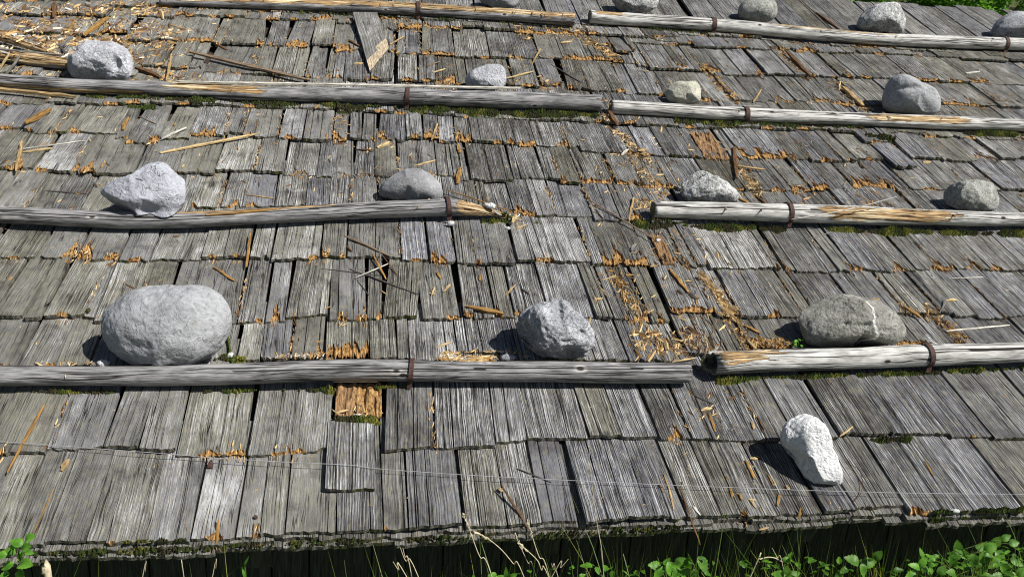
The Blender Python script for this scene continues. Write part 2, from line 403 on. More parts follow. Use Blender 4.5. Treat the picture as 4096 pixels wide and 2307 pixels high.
# courses from the eave up: "crop left right y [y2] [rot codes] [h lift mm] [t tone]"
ROWS = [
"""G -180 70 1240;G 70 320 1215 1205;G 320 630 1198 1175;G 630 780 1183;G 780 1085 1190;G 1085 1392 1186;G 1400 1722 1175 1150 C2;G 1728 1908 1150 1140 R2;G 1912 2085 1138;G 2090 2468 1118 1110
H -6 338 1107;H 342 520 1105;H 525 915 1090 1055 h5;H 945 1250 1085 1060;H 1254 1500 1060 1045;H 1503 1762 1042 1020;H 1832 2443 1040 985 h20
I -24 98 1012;I 102 350 1005;I 353 540 990 R1;I 545 760 1000;I 763 1100 985;I 1103 1332 965;I 1336 1690 935 915;I 1745 2200 985 960;I 2205 2571 965;I 2575 2850 950""",
"""G -100 335 540 525 L2;G 338 750 500;G 757 1008 500 482 h5;G 1022 1288 512 520 h6;G 1296 1800 548 550 C1R2;G 1815 2415 560 500 C2;G 2385 2755 810 h9 X1
H 345 708 535 482 h5;H 727 1158 515 465 h4;H 1166 1390 462 430;H 1394 1848 428;H 1852 2090 418 h3;H 2093 2350 415 h4;H 2376 2600 440 C3
I 135 262 430;I 265 400 440;I 404 680 440;I 684 900 440;I 903 1210 425;I 1222 1600 400 383 h6;I 1604 2028 390 400;I 2038 2350 415;I 2352 2700 435""",
"""D -200 120 1290;D 124 400 1290;D 404 650 1285;D 655 950 1290;D 955 1300 1290;D 1304 1700 1290;D 1742 1905 1240;D 1910 2130 1232;D 2135 2370 1228 R2;D 2392 2712 1222 A3
E 238 438 1238;E 442 528 1238;E 533 884 1240;E 888 1038 1175 R1;E 1042 1200 1180;E 1204 1330 1240;E 1335 1620 1245;E 1624 1895 1245;E 1898 2040 1245;E 2044 2140 1245;E 2146 2390 1250;E 2394 2571 1250
F 105 248 1195;F 252 395 1190;F 399 560 1185;F 565 880 1155 A1;F 885 1250 1200;F 1255 1600 1200;F 1640 1870 1130 A1;F 1874 2140 1130 R2;F 2145 2380 1130;F 2384 2650 1130""",
"""D -60 163 930 908 h3;D 180 300 938;D 312 622 925 905 C1 h3;D 690 958 955 h4;D 962 1190 955;D 1194 1595 960;D 1600 1740 965;D 1744 1928 965;D 1946 2094 960 C3;D 2098 2340 935 912;D 2344 2408 915
E -60 0 950;E 3 214 955 L2R3;E 336 584 945 905 h5;E 626 900 938;E 925 1000 925 A1;E 1004 1162 930;E 1168 1300 920;E 1304 1550 920;E 1558 1638 925;E 1645 1898 925;E 1902 2018 935 h4;E 2030 2140 935 R1;E 2150 2300 962 A3;E 2308 2450 955 C2
F -20 300 905 885 A3;F 498 786 935 915 h13;F 795 962 925 h5;F 966 1050 925;F 1054 1366 925;F 1370 1700 900 L2;F 1704 1872 900;F 1880 1960 900;F 1966 2055 905;F 2066 2238 925;F 2242 2420 940;F 2424 2600 930""",
"""D -100 252 505 485 C1;D 290 560 490 R4;D 562 858 505 L4R2;D 872 1092 515;D 1098 1478 515 492;D 1482 1640 492 C1;D 1644 1820 490 488 C1;D 1834 1985 488;D 1992 2342 515 490 R1;D 2362 2540 490 L3R1
E 72 464 490;E 476 664 510;E 684 874 525 L3C2;E 880 1018 540;E 1022 1140 540 L1;E 1144 1308 540;E 1322 1453 522 h3;E 1460 1864 512 530 L2 t+.25;E 1870 1958 548;E 1962 2290 548 A4;E 2294 2370 548;E 2388 2571 560 A3
F 100 172 560 L3;F 176 272 548;F 276 736 578 560 h4 t+.2;F 742 788 575;F 830 900 580 L3;F 905 1198 600;F 1214 1322 595 R3;F 1328 1553 590 L2;F 1560 1780 590;F 1784 1950 578;F 1956 2080 580 A3;F 2086 2330 572 C3;F 2336 2600 582""",
"""A -80 140 1600;A 144 330 1600;A 336 560 1600;A 564 780 1600;A 784 1080 1600;A 1084 1376 1600;A 1382 1600 1510;A 1625 1800 1515;A 1804 2010 1515;A 2014 2240 1515;A 2244 2500 1515
E -60 100 110;E 104 300 110;E 304 560 110;E 564 784 110;E 790 950 112;E 954 1108 112;E 1114 1300 175 A2;E 1304 1458 182 A2;E 1464 1610 188;E 1614 1884 192 188;E 1890 2080 225;E 2084 2300 225;E 2304 2571 235
F 100 340 175;F 344 600 175;F 604 730 180;F 736 930 180;F 936 1090 180;F 1096 1300 185;F 1304 1500 190 R2;F 1506 1640 190;F 1646 1830 195;F 1836 2060 200;F 2064 2300 205;F 2304 2600 210""",
"""A -60 245 1235 C3;A 250 518 1262 1250 h4;A 585 985 1268 1290 L3;A 990 1296 1270;A 1300 1576 1268;A 1578 1868 1245 h3;A 1872 2080 1265;A 2084 2322 1282 C3;A 2326 2462 1292;A 2470 2594 1300
B 122 272 1292 A1;B 276 440 1296;B 450 732 1290 R2;B 738 845 1282 h2;B 862 966 1328 L3;B 984 1290 1318 h5;B 1294 1344 1302;B 1354 1520 1308;B 1524 1634 1310;B 1640 1790 1340 L2;B 1796 2040 1335 A3;B 2062 2222 1352 A1;B 2226 2440 1372 A2;B 2446 2520 1378
C 28 280 1385;C 284 518 1390;C 522 650 1388;C 654 870 1400 C3;C 874 1008 1400 A2;C 1012 1160 1400 A3;C 1166 1330 1382;C 1334 1606 1370 A3;C 1610 1740 1382 A2;C 1746 2010 1392 C1;C 2014 2200 1392;C 2204 2400 1392;C 2404 2640 1392""",
"""A -80 190 940 C2;A 250 412 975 R4;A 416 490 970;A 496 870 970 t+.1;A 926 1078 1050 h6;A 1178 1390 1008 h3;A 1394 1640 992 L1C4;A 1644 1780 975;A 1784 1865 992;A 1870 2040 1008;A 2046 2216 1022;A 2226 2438 1028;A 2442 2545 1030 A4
B 90 176 1015;B 180 280 1018;B 292 500 1018 L4;B 506 630 1010 C2;B 634 742 1010 A4;B 746 860 1035;B 866 988 1038 A4;B 992 1208 1045;B 1214 1332 1052;B 1336 1462 1070 A2;B 1466 1702 1068 h2;B 1706 1782 1080;B 1788 2092 1105 1120;B 2100 2240 1120 A2;B 2246 2420 1140 L3
C -60 146 1150;C 150 214 1158;C 218 420 1160 A3;C 432 508 1160;C 512 858 1165 A4;C 862 1010 1168 L2;C 1016 1240 1178 h4;C 1246 1338 1180;C 1344 1568 1158 h3 C1;C 1626 1785 1232 h9;C 1742 1958 1162;C 1984 2240 1178 h3;C 2244 2400 1185 A3;C 2404 2640 1165""",
"""A -80 130 760;A 134 330 760;A 334 560 760;A 564 860 760;A 864 1100 760;A 1104 1400 760;A 1404 1700 770;A 1704 1960 780;A 1964 2200 790;A 2204 2480 800
B 0 200 810;B 204 420 815;B 424 640 830;B 644 860 840;B 864 1080 855;B 1084 1300 865;B 1304 1500 875;B 1504 1780 880;B 1786 1960 890;B 1964 2190 905 h2;B 2194 2500 925
C 40 220 932;C 225 450 930 R2;C 455 640 935;C 644 912 945 h3;C 918 1150 950;C 1154 1400 965;C 1404 1570 1045 C2 h5;C 1574 1850 975;C 1854 2100 1000;C 2104 2320 1010;C 2324 2640 1030""",
"""A -80 120 540;A 124 280 560;A 284 440 560;A 444 700 560;A 704 1000 560;A 1012 1196 480 h5;A 1204 1380 500 R1;A 1388 1478 500;A 1500 1860 530 C2;A 1864 1990 545;A 1994 2140 545;A 2146 2232 555;A 2236 2290 565 C3;A 2294 2384 568;A 2388 2440 565 A4;A 2444 2520 568
B 50 240 585;B 244 404 585 h3;B 440 590 592 C4;B 596 720 595;B 724 868 605 A4;B 872 960 610;B 964 1100 615;B 1104 1296 620;B 1304 1482 635 h3;B 1500 1652 625 A1;B 1696 1858 655 L2;B 1864 2112 672;B 2116 2202 690;B 2210 2400 698;B 2404 2600 700
C 100 280 735 A2;C 290 440 740;C 444 580 742 h2;C 590 742 742;C 750 900 745 A3;C 904 1046 740;C 1052 1240 760 A3;C 1244 1400 770 A3;C 1404 1660 770;C 1664 1980 750;C 1984 2200 760 A2;C 2204 2400 770;C 2404 2640 790""",
"""A -80 200 230 A2;A 204 322 240;A 326 440 240 h2;A 444 620 250 C1;A 624 740 250;A 744 940 240 A2;A 950 1108 302;A 1116 1366 295 R2;A 1372 1560 300 A2;A 1636 1882 325 h2;A 1948 2000 330 R3;A 2004 2090 335;A 2094 2260 340 A3;A 2290 2440 330;A 2444 2560 340 A2
B -20 110 380 A4;B 114 380 370 R1;B 430 500 390 L3;B 504 612 395;B 618 680 400 A3;B 684 862 402 A2;B 868 1116 412 h2;B 1126 1298 422 h2;B 1306 1480 425 L1;B 1486 1652 428 C1;B 1660 1880 435 A3;B 1884 2030 445 A3;B 2110 2206 462 R1;B 2210 2294 490 R3;B 2300 2490 515 505 h6;B 2494 2580 500 A2
C 20 150 510 L2;C 156 210 510;C 216 368 520 A3;C 374 500 550 545 h3;C 506 660 548 R4;C 690 880 542 h3;C 890 1046 555 R1;C 1050 1212 562 R1;C 1220 1300 560 R3;C 1346 1490 568 h3;C 1494 1756 575 R3;C 1760 1950 592 A2;C 1960 2180 600 C2;C 2186 2330 605 A3;C 2336 2640 620""",
"""A -80 150 100;A 154 300 110;A 304 420 110 A1;A 424 560 115;A 564 780 120;A 800 1000 120;A 1004 1280 125;A 1284 1420 118 A3;A 1424 1590 118;A 1594 1800 122 h2 C1;A 1804 2000 135 R3;A 2060 2280 138 h2;A 2284 2440 140 A4;A 2444 2560 140 R1
B 0 110 170;B 114 310 190;B 318 440 212 h3;B 444 620 205 A4;B 628 830 200 A3;B 834 918 215 A1;B 922 1072 195 h2;B 1078 1300 218 h4;B 1304 1440 240 A4;B 1444 1660 245 A4;B 1664 1850 250 A3;B 2050 2160 388 h14;B 2164 2500 320 h4
C -190 10 310;C 14 150 320 R2;C 154 420 345 h2;C 424 560 350 C3;C 564 780 360 R4;C 784 900 370 L2;C 904 1060 375 A3;C 1064 1260 385;C 1264 1540 390 R1;C 1544 1760 400;C 1764 1940 410 L2;C 1944 2120 420;C 2124 2450 440;C 2454 2640 440""",
"""A -80 110 20;A 114 330 5 h4;A 334 400 0;A 404 540 0 h4;A 544 780 5;A 790 1060 48 h9;A 1064 1280 50 A1;A 1290 1420 45 A2;A 1424 1580 60 A2;A 1584 1700 65;A 1704 2000 85;A 2004 2100 90;A 2104 2280 95;A 2284 2480 100
B 0 66 90;B 70 310 110;B 314 436 130 A1;B 440 620 135;B 626 830 150;B 834 1060 165;B 1066 1300 185;B 1304 1500 185;B 1504 1700 200;B 1704 1846 205;B 1850 2100 250 h17;B 2104 2260 278 h9;B 2264 2480 275 C2 h6
C 36 260 262;C 264 420 270 h3;C 424 640 275 C3;C 644 830 290 R4;C 834 1000 320 A3;C 1004 1160 330 A3;C 1164 1330 345;C 1334 1480 350 A3;C 1484 1640 360 A3;C 1644 2070 375 h3;C 2074 2320 400;C 2324 2640 420""",
]
# the long ridge boards of the topmost course, above the upper poles
TOP = """B 40 200 70;B 204 390 75;B 394 620 80;B 624 800 90;B 804 1010 100;B 1014 1200 110;B 1204 1350 120;B 1354 1540 130;B 1548 1725 145;B 1800 1990 185 h6;B 1994 2200 190;B 2204 2420 200 h4
C -60 150 215;C 204 420 220 h3;C 424 640 230;C 644 860 245;C 866 1060 260;C 1064 1222 275 h2;C 1245 1440 290 h4;C 1446 1640 300;C 1646 1830 315 h2;C 1836 2010 325 h9;C 2014 2170 335 h3;C 2176 2330 345 h14;C 2340 2500 350 h8;C 2506 2700 355 h3"""

def parse(s):
    out = []
    for e in re.split(r'[;\n]', s.strip()):
        p = e.split()
        crop, nums, lift, tone, codes = p[0], [], 0.0, 0.0, ''
        for q in p[1:]:
            if re.match(r'^-?\d+$', q): nums.append(float(q))
            elif q[0] == 'h': lift = float(q[1:]) / 1000
            elif q[0] == 't': tone = float(q[1:])
            else: codes = q
        xl, xr, yl = nums[:3]
        yr = nums[3] if len(nums) > 3 else yl
        a = P(*px(crop, xl, yl), 0.0); b = P(*px(crop, xr, yr), 0.0)
        if lift:
            a = P(*px(crop, xl, yl), lift * .8); b = P(*px(crop, xr, yr), lift * .8)
        out.append(dict(u0=a[0], u1=b[0], v0=a[1], v1=b[1], lift=lift, tone=tone, rot=codes))
    return out

courses = [parse(r) for r in ROWS]
top = parse(TOP)
RIDGE = 4.02 * 1.0
_r = [P(3400, 12), P(3800, 32), P(4096, 58)]
RIDGE = float(np.mean([q[1] for q in _r]))
UMIN, UMAX = -2.75, 4.9

def fill(cs, wide=(0.08, 0.17), seen=True):
    """complete a course where the photograph hides it (behind stones, beyond the frame)"""
    cs.sort(key=lambda s: s['u0'])
    us = np.array([(s['u0'] + s['u1']) / 2 for s in cs]); vs = np.array([(s['v0'] + s['v1']) / 2 for s in cs])
    out = []; edge = UMIN
    def gap(a, b):
        while b - a > 0.035:
            w_ = rnd.uniform(*wide)
            if b - a - w_ < 0.05: w_ = b - a - 0.003
            if w_ < 0.03: break
            uc = a + w_ / 2
            v = float(np.interp(uc, us, vs)) + rnd.uniform(-.012, .012)
            out.append(dict(u0=a, u1=a + w_, v0=v + rnd.uniform(-.004, .004), v1=v + rnd.uniform(-.004, .004), lift=0.0 if rnd.random() < .8 else rnd.uniform(.002, .006), tone=0.0,
                            rot=rnd.choice(['', '', '', 'C1', 'R2', 'A2']), fill=True))
            a += w_ + 0.003
    for s in cs:
        gap(edge, s['u0'])
        out.append(s); edge = max(edge, s['u1'])
    gap(edge, UMAX)
    return out
courses = [fill(c) for c in courses]
top = fill(top, (0.12, 0.22))
meanv = [float(np.mean([(s['v0'] + s['v1']) / 2 for s in c if not s.get('fill')])) for c in courses] + [float(np.mean([s['v0'] for s in top]))]
print('course v', [round(v, 2) for v in meanv])

# height field of the finished surface, for everything that lies on the roof
HG = 0.008
HU0, HV0 = UMIN, -0.1
HM = np.full((int((UMAX - UMIN) / HG) + 2, int((RIDGE + 0.3) / HG) + 2), -0.03, dtype=np.float32)
def hstamp(u0, u1, v0, v1, z0, z1):
    i0, i1 = int((u0 - HU0) / HG), int((u1 - HU0) / HG) + 1
    j0, j1 = int((v0 - HV0) / HG), int((v1 - HV0) / HG) + 1
    i0 = max(i0, 0); j0 = max(j0, 0); i1 = min(i1, HM.shape[0]); j1 = min(j1, HM.shape[1])
    if i1 <= i0 or j1 <= j0: return
    zz = np.linspace(z0, z1, j1 - j0, dtype=np.float32)[None, :]
    HM[i0:i1, j0:j1] = np.maximum(HM[i0:i1, j0:j1], zz)
def hh(u, v):
    i = min(max(int((u - HU0) / HG), 0), HM.shape[0] - 1); j = min(max(int((v - HV0) / HG), 0), HM.shape[1] - 1)
    return float(HM[i, j])

def rotdepth(codes, f, seed):
    """how far a butt is eaten away at fraction f of its width"""
    d = 0.0
    for c, k in re.findall(r'([LCRA])(\d)', codes):
        k = int(k)
        ctr = {'L': .10, 'C': .5, 'R': .90, 'A': f}[c]
        wdt = .17 + .03 * k
        g = max(0.0, 1 - abs(f - ctr) / wdt) ** .6
        d = max(d, g * 0.024 * k)
    return d

SH_M = [M['shingle'], M['rot'], M['end']]

def shingle_geo(w, L, th, codes, colw, seed, warp, rag=1.0):
    """local frame: x across, y up the slope from the butt, z out; top surface near z = 0"""
    r = random.Random(seed)
    n = max(6, int(w / colw))
    xs = [(-.5 + i / n) * w + (r.uniform(-.25, .25) * w / n if 0 < i < n else 0) for i in range(n + 1)]
    # splits
    zs = [nz(x * 70, seed * 1.7) * .0011 + nz(x * 14, seed * 2.3 + 5) * .0016 for x in xs]
    ncr = 0 if w < .05 else r.choice([0, 1, 1, 2, 2]) + int(w > .15)
    cracks = []
    for _ in range(ncr):
        xc = r.uniform(-.4, .4) * w
        wd_ = r.uniform(.0010, .0026)
        cracks.append((xc, wd_))
    pts = [(x, z, 0) for x, z in zip(xs, zs) if all(abs(x - xc) > wd_ + .0015 for xc, wd_ in cracks)]
    for xc, wd_ in cracks:
        pts += [(xc - wd_, 0.0, 0), (xc, -.012, 1), (xc + wd_, 0.0, 0)]
    pts.sort()
    V, F, MI, UV = [], [], [], []
    uo, vo = r.uniform(0, 40), r.uniform(0, 40)
    sx = r.uniform(.85, 1.2)
    m = len(pts)
    prev = 0
    rows = 5
    for x, z, ck in pts:
        f = x / w + .5
        d = rotdepth(codes, f, seed)
        if d > 0:
            d *= min(1.3, max(.28, nz(x * 20, seed * 4.7) * 1.8 + .62))
            d *= .35 + 1.1 * abs(nz(x * 95, seed * 3.1)) * 1.6 + .25 * r.random()
        jag = (nz(x * 60, seed * 5.3) * .005 + nz(x * 16, seed * .77) * .006) * rag + max(0, nz(x * 30, seed * 9.1) - .25) * .05 * (rag - .7)
        cup = warp[0] * (f - .5) ** 2 * 4
        if d > .005:
            y0 = jag + d * r.uniform(.0, .5); y1 = jag + d - .0015; y2 = jag + d
            z0 = -th * r.uniform(.55, .95); z1 = -th * r.uniform(.15, .6); ro = 1
        else:
            y0 = jag; y1 = jag + .003; y2 = jag + .010
            z0 = z - .0015; z1 = z - .0004; ro = 0
        ym = L * .45
        row = [(x, y0, z0 + cup), (x, y1, (z1 if ro else z) + cup), (x, y2, z + cup), (x, ym, z + cup * .3 + warp[1]), (x, L, z)]
        for (a, b, c) in row:
            V.append((a, b, c)); UV.append((a * sx + uo, b + vo))
        V.append((x, y0 + .001, min(z0, -th * .9) - .0008 - th * .1 + cup)); UV.append((x + uo, vo))
        V.append((x, L, -th)); UV.append((x + uo, L + vo))
        pts_ro = ro
        if len(V) > 7:
            b0 = len(V) - 14; b1 = len(V) - 7
            for k in range(rows - 1):
                F.append((b0 + k, b1 + k, b1 + k + 1, b0 + k + 1))
                MI.append(1 if (k < 2 and (ro or prev)) else 0)
            F.append((b0 + 5, b1 + 5, b1, b0)); MI.append(2 if not (ro and prev) else 1)
            F.append((b0 + 6, b1 + 6, b1 + 5, b0 + 5)); MI.append(2)
        prev = ro
    e = (m - 1) * 7
    F.append((0, 1, 2, 3, 4, 6, 5)); MI.append(0)
    F.append((e + 5, e + 6, e + 4, e + 3, e + 2, e + 1, e)); MI.append(0)
    F.append(tuple([4 + 7 * i for i in range(m - 1, -1, -1)] + [])) if False else None
    F = [q for q in F if q]
    return V, F, MI, UV

shingles = []                                 # (area seen in the photograph, geo, matrix, tone)
def lean(u, v):
    return 0.0

def project(uvn):
    q = np.array(uvn) - CAM
    c = Matrix(((XA[0], VA[0], NA[0]), (XA[1], VA[1], NA[1]), (XA[2], VA[2], NA[2]))) @ Vector(q)
    if c.z > -.05: return None
    return (CX - FP * c.x / c.z, CY + FP * c.y / c.z)

sid = 0
def add_course(cs, k, e, ltop, istop=False):
    global sid
    stamps = []
    for s in cs:
        sid += 1
        r = random.Random(1000 + sid)
        u0, u1 = s['u0'], s['u1']
        uc = (u0 + u1) / 2; vc = (s['v0'] + s['v1']) / 2
        w = max(.02, u1 - u0 - r.choice([.001, .002, .003, .005]))
        slide = max(0.0, meanv[k] - vc - .03) if not istop else 0.0
        h = s['lift'] + r.uniform(-.004, .005 + .0006 * k) + slide * TH / e
        L = ltop if istop else max(.2, (meanv[k] + e * 1.5) - vc)
        if 'X' in s['rot']: L = P(*px('G', 2570, 292))[1] - vc
        slope = TH / e + (s['lift'] * .7 / e if s['lift'] else 0)
        if istop: slope = .012 + s['lift'] * .3 / L
        th = TH * r.uniform(.85, 1.15)
        yaw = r.gauss(0, .5 + .06 * k) * math.pi / 180 + math.atan2(s['v1'] - s['v0'], w) * .25
        roll = r.gauss(0, .004)
        sd_ = sid
        pr = project((uc, vc + e * .3, 0))
        dist = depth((uc, vc, 0))
        colw = .0048 if dist < 3.2 else .0065 if dist < 4.4 else .009
        outside = pr is None or not (-150 < pr[0] < 4246 and -80 < pr[1] < 2350)
        codes = s['rot']
        if not codes and r.random() < (.10 if k < 3 else .28 if k < 7 else .5): codes = r.choice(['L1', 'C1', 'R1', 'L2', 'R2', 'C2', 'C3', 'L3', 'R3'] if k > 2 else ['L1', 'C1', 'R1'])
        if istop: codes = ''
        geo = shingle_geo(w, L, th, codes, .03 if outside else colw, sd_, (r.gauss(.0005, .0018), r.gauss(0, .001)), min(2.2, 1 + .12 * k))
        V = geo[0]
        # butt slightly out of square as in the photograph
        sl = (s['v1'] - s['v0']) / w * .75
        V[:] = [(a, b + (sl * a if b < L * .3 else 0), c) for a, b, c in V]
        m = Matrix.Translation((uc, vc, h)) @ Matrix.Rotation(-yaw, 4, 'Z') @ Matrix.Rotation(-slope, 4, 'X') @ Matrix.Rotation(roll, 4, 'Y')
        # greener and smoother on the left, more furrowed in the middle and to the right
        hue = min(1, max(0, .40 + .25 * nz(uc * 1.3, vc * 1.1, 3) + r.gauss(0, .22) - (.18 if uc < -.5 else 0)))
        br = .5 + r.gauss(0, .10) + s['tone'] + (.05 if uc < -.4 else -.03 if uc < .5 else -.08)
        rid = min(1.35, max(.12, .60 + .30 * math.tanh((uc + .5) * 2) + r.gauss(0, .25)))
        tone = (br, hue, rid, 1)
        area = 0
        if pr is not None and not outside:
            area = w * min(L, e) / dist ** 2
        shingles.append((area, geo, m, tone, outside))
        stamps.append((u0, u1, vc + rotdepth(codes, .5, 0) * .6, vc + L, h, h - slope * L))
    for st in stamps: hstamp(*st)

# starter courses at the eave
for q, (dv, dn) in enumerate(((-.022, -2 * TH - .004), (-.009, -TH - .002))):
    base = sorted(courses[0], key=lambda s: s['u0'])
    us = [(s['u0'] + s['u1']) / 2 for s in base]; vs = [(s['v0'] + s['v1']) / 2 for s in base]
    u = UMIN; cs = []
    while u < UMAX:
        w_ = rnd.uniform(.09, .2)
        v = float(np.interp(u + w_ / 2, us, vs)) + dv + rnd.uniform(-.006, .006)
        sid += 1
        geo = shingle_geo(w_ - .003, .34, TH * 1.05, '', .007, sid, (rnd.gauss(0, .001), 0))
        m = Matrix.Translation((u + w_ / 2, v, dn + rnd.uniform(-.0015, .001))) @ Matrix.Rotation(-.05, 4, 'X')
        shingles.append((.004 * w_, geo, m, (.38 + rnd.gauss(0, .06), .2, .6, 1), False))
        u += w_
nstart = len(shingles)
for k, cs in enumerate(courses):
    e = meanv[k + 1] - meanv[k]
    add_course(cs, k, max(.22, min(.36, e)), 0)
add_course(top, len(courses), .34, RIDGE - meanv[-1] + .03, True)

hut = tag(empty('wooden_hut', Matrix.Translation(W(0.6, 0.45, 0) + Vector((0, 0, -.62)))),
          'low wooden hut with a roof of weathered grey split shingles over dark board walls', 'hut')
deck = Acc()
BACK = RIDGE * 2
deck.add(boxv(UMIN, UMAX, .05, RIDGE, -.085, -.062), BOXF)
roofo = deck.build('roof', [M['deck']], RT, hut)
shingles_sorted = sorted(range(len(shingles)), key=lambda i: -shingles[i][0])
keep = set(i for i in shingles_sorted[:300] if shingles[i][0] > 0)
rest = Acc()
for i, (area, geo, m, tone, out) in enumerate(shingles):
    V, F, MI, UV = geo
    if i in keep:
        me = mesh('shingle', V, F, SH_M, MI, UV, tone)
        obj('shingle', me, RT @ m, roofo)
    else:
        rest.add([m @ Vector(v) for v in V], F, MI, UV, tone)
o = rest.build('smaller_shingles', SH_M, RT, roofo)
tag(o, 'grey shingles of the remote courses and roof margins', kind='stuff')

# rear slope, walls
rear = Acc()
rv = W(0, RIDGE, -.03)
rear.add([(UMIN, rv.y, rv.z), (UMAX, rv.y, rv.z), (UMAX, rv.y + 3.2, rv.z - 1.2), (UMIN, rv.y + 3.2, rv.z - 1.2),
          (UMIN, rv.y, rv.z - .08), (UMAX, rv.y, rv.z - .08), (UMAX, rv.y + 3.2, rv.z - 1.28), (UMIN, rv.y + 3.2, rv.z - 1.28)],
         [(0, 1, 2, 3), (7, 6, 5, 4), (0, 4, 5, 1), (3, 2, 6, 7), (0, 3, 7, 4), (1, 5, 6, 2)])
rear.build('rear_roof_slope', [M['deck']], Matrix(), hut)
GZ = -.62                                     # ground level at the hut front
wall = Acc()
WY = .40
wall.add(boxv(UMIN + .25, UMAX - .25, WY + .03, WY + .07, GZ - .3, -.0), BOXF)
wallo = wall.build('front_wall', [M['deck']], Matrix(), hut)
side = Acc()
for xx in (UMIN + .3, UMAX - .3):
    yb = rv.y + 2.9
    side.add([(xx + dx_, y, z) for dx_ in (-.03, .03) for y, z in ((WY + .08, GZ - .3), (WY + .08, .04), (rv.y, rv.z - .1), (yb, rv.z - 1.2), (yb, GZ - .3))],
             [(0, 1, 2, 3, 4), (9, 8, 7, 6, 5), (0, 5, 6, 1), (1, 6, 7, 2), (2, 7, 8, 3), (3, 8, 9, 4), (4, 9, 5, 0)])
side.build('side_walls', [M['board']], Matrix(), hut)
u = UMIN + .25
bm_ = []
while u < UMAX - .4:
    w_ = rnd.uniform(.11, .24)
    a = Acc()
    t_ = rnd.uniform(.018, .03)
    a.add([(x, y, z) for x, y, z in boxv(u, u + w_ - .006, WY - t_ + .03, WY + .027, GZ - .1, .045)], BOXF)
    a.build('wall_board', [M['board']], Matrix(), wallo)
    u += w_
raf = []
u = UMIN + .3
while u < UMAX:
    a = Acc()
    a.add(boxv(u - .045, u + .045, .06, RIDGE - .1, -.20, -.0865), BOXF)
    a.build('rafter', [M['board']], RT, hut)
    u += .86

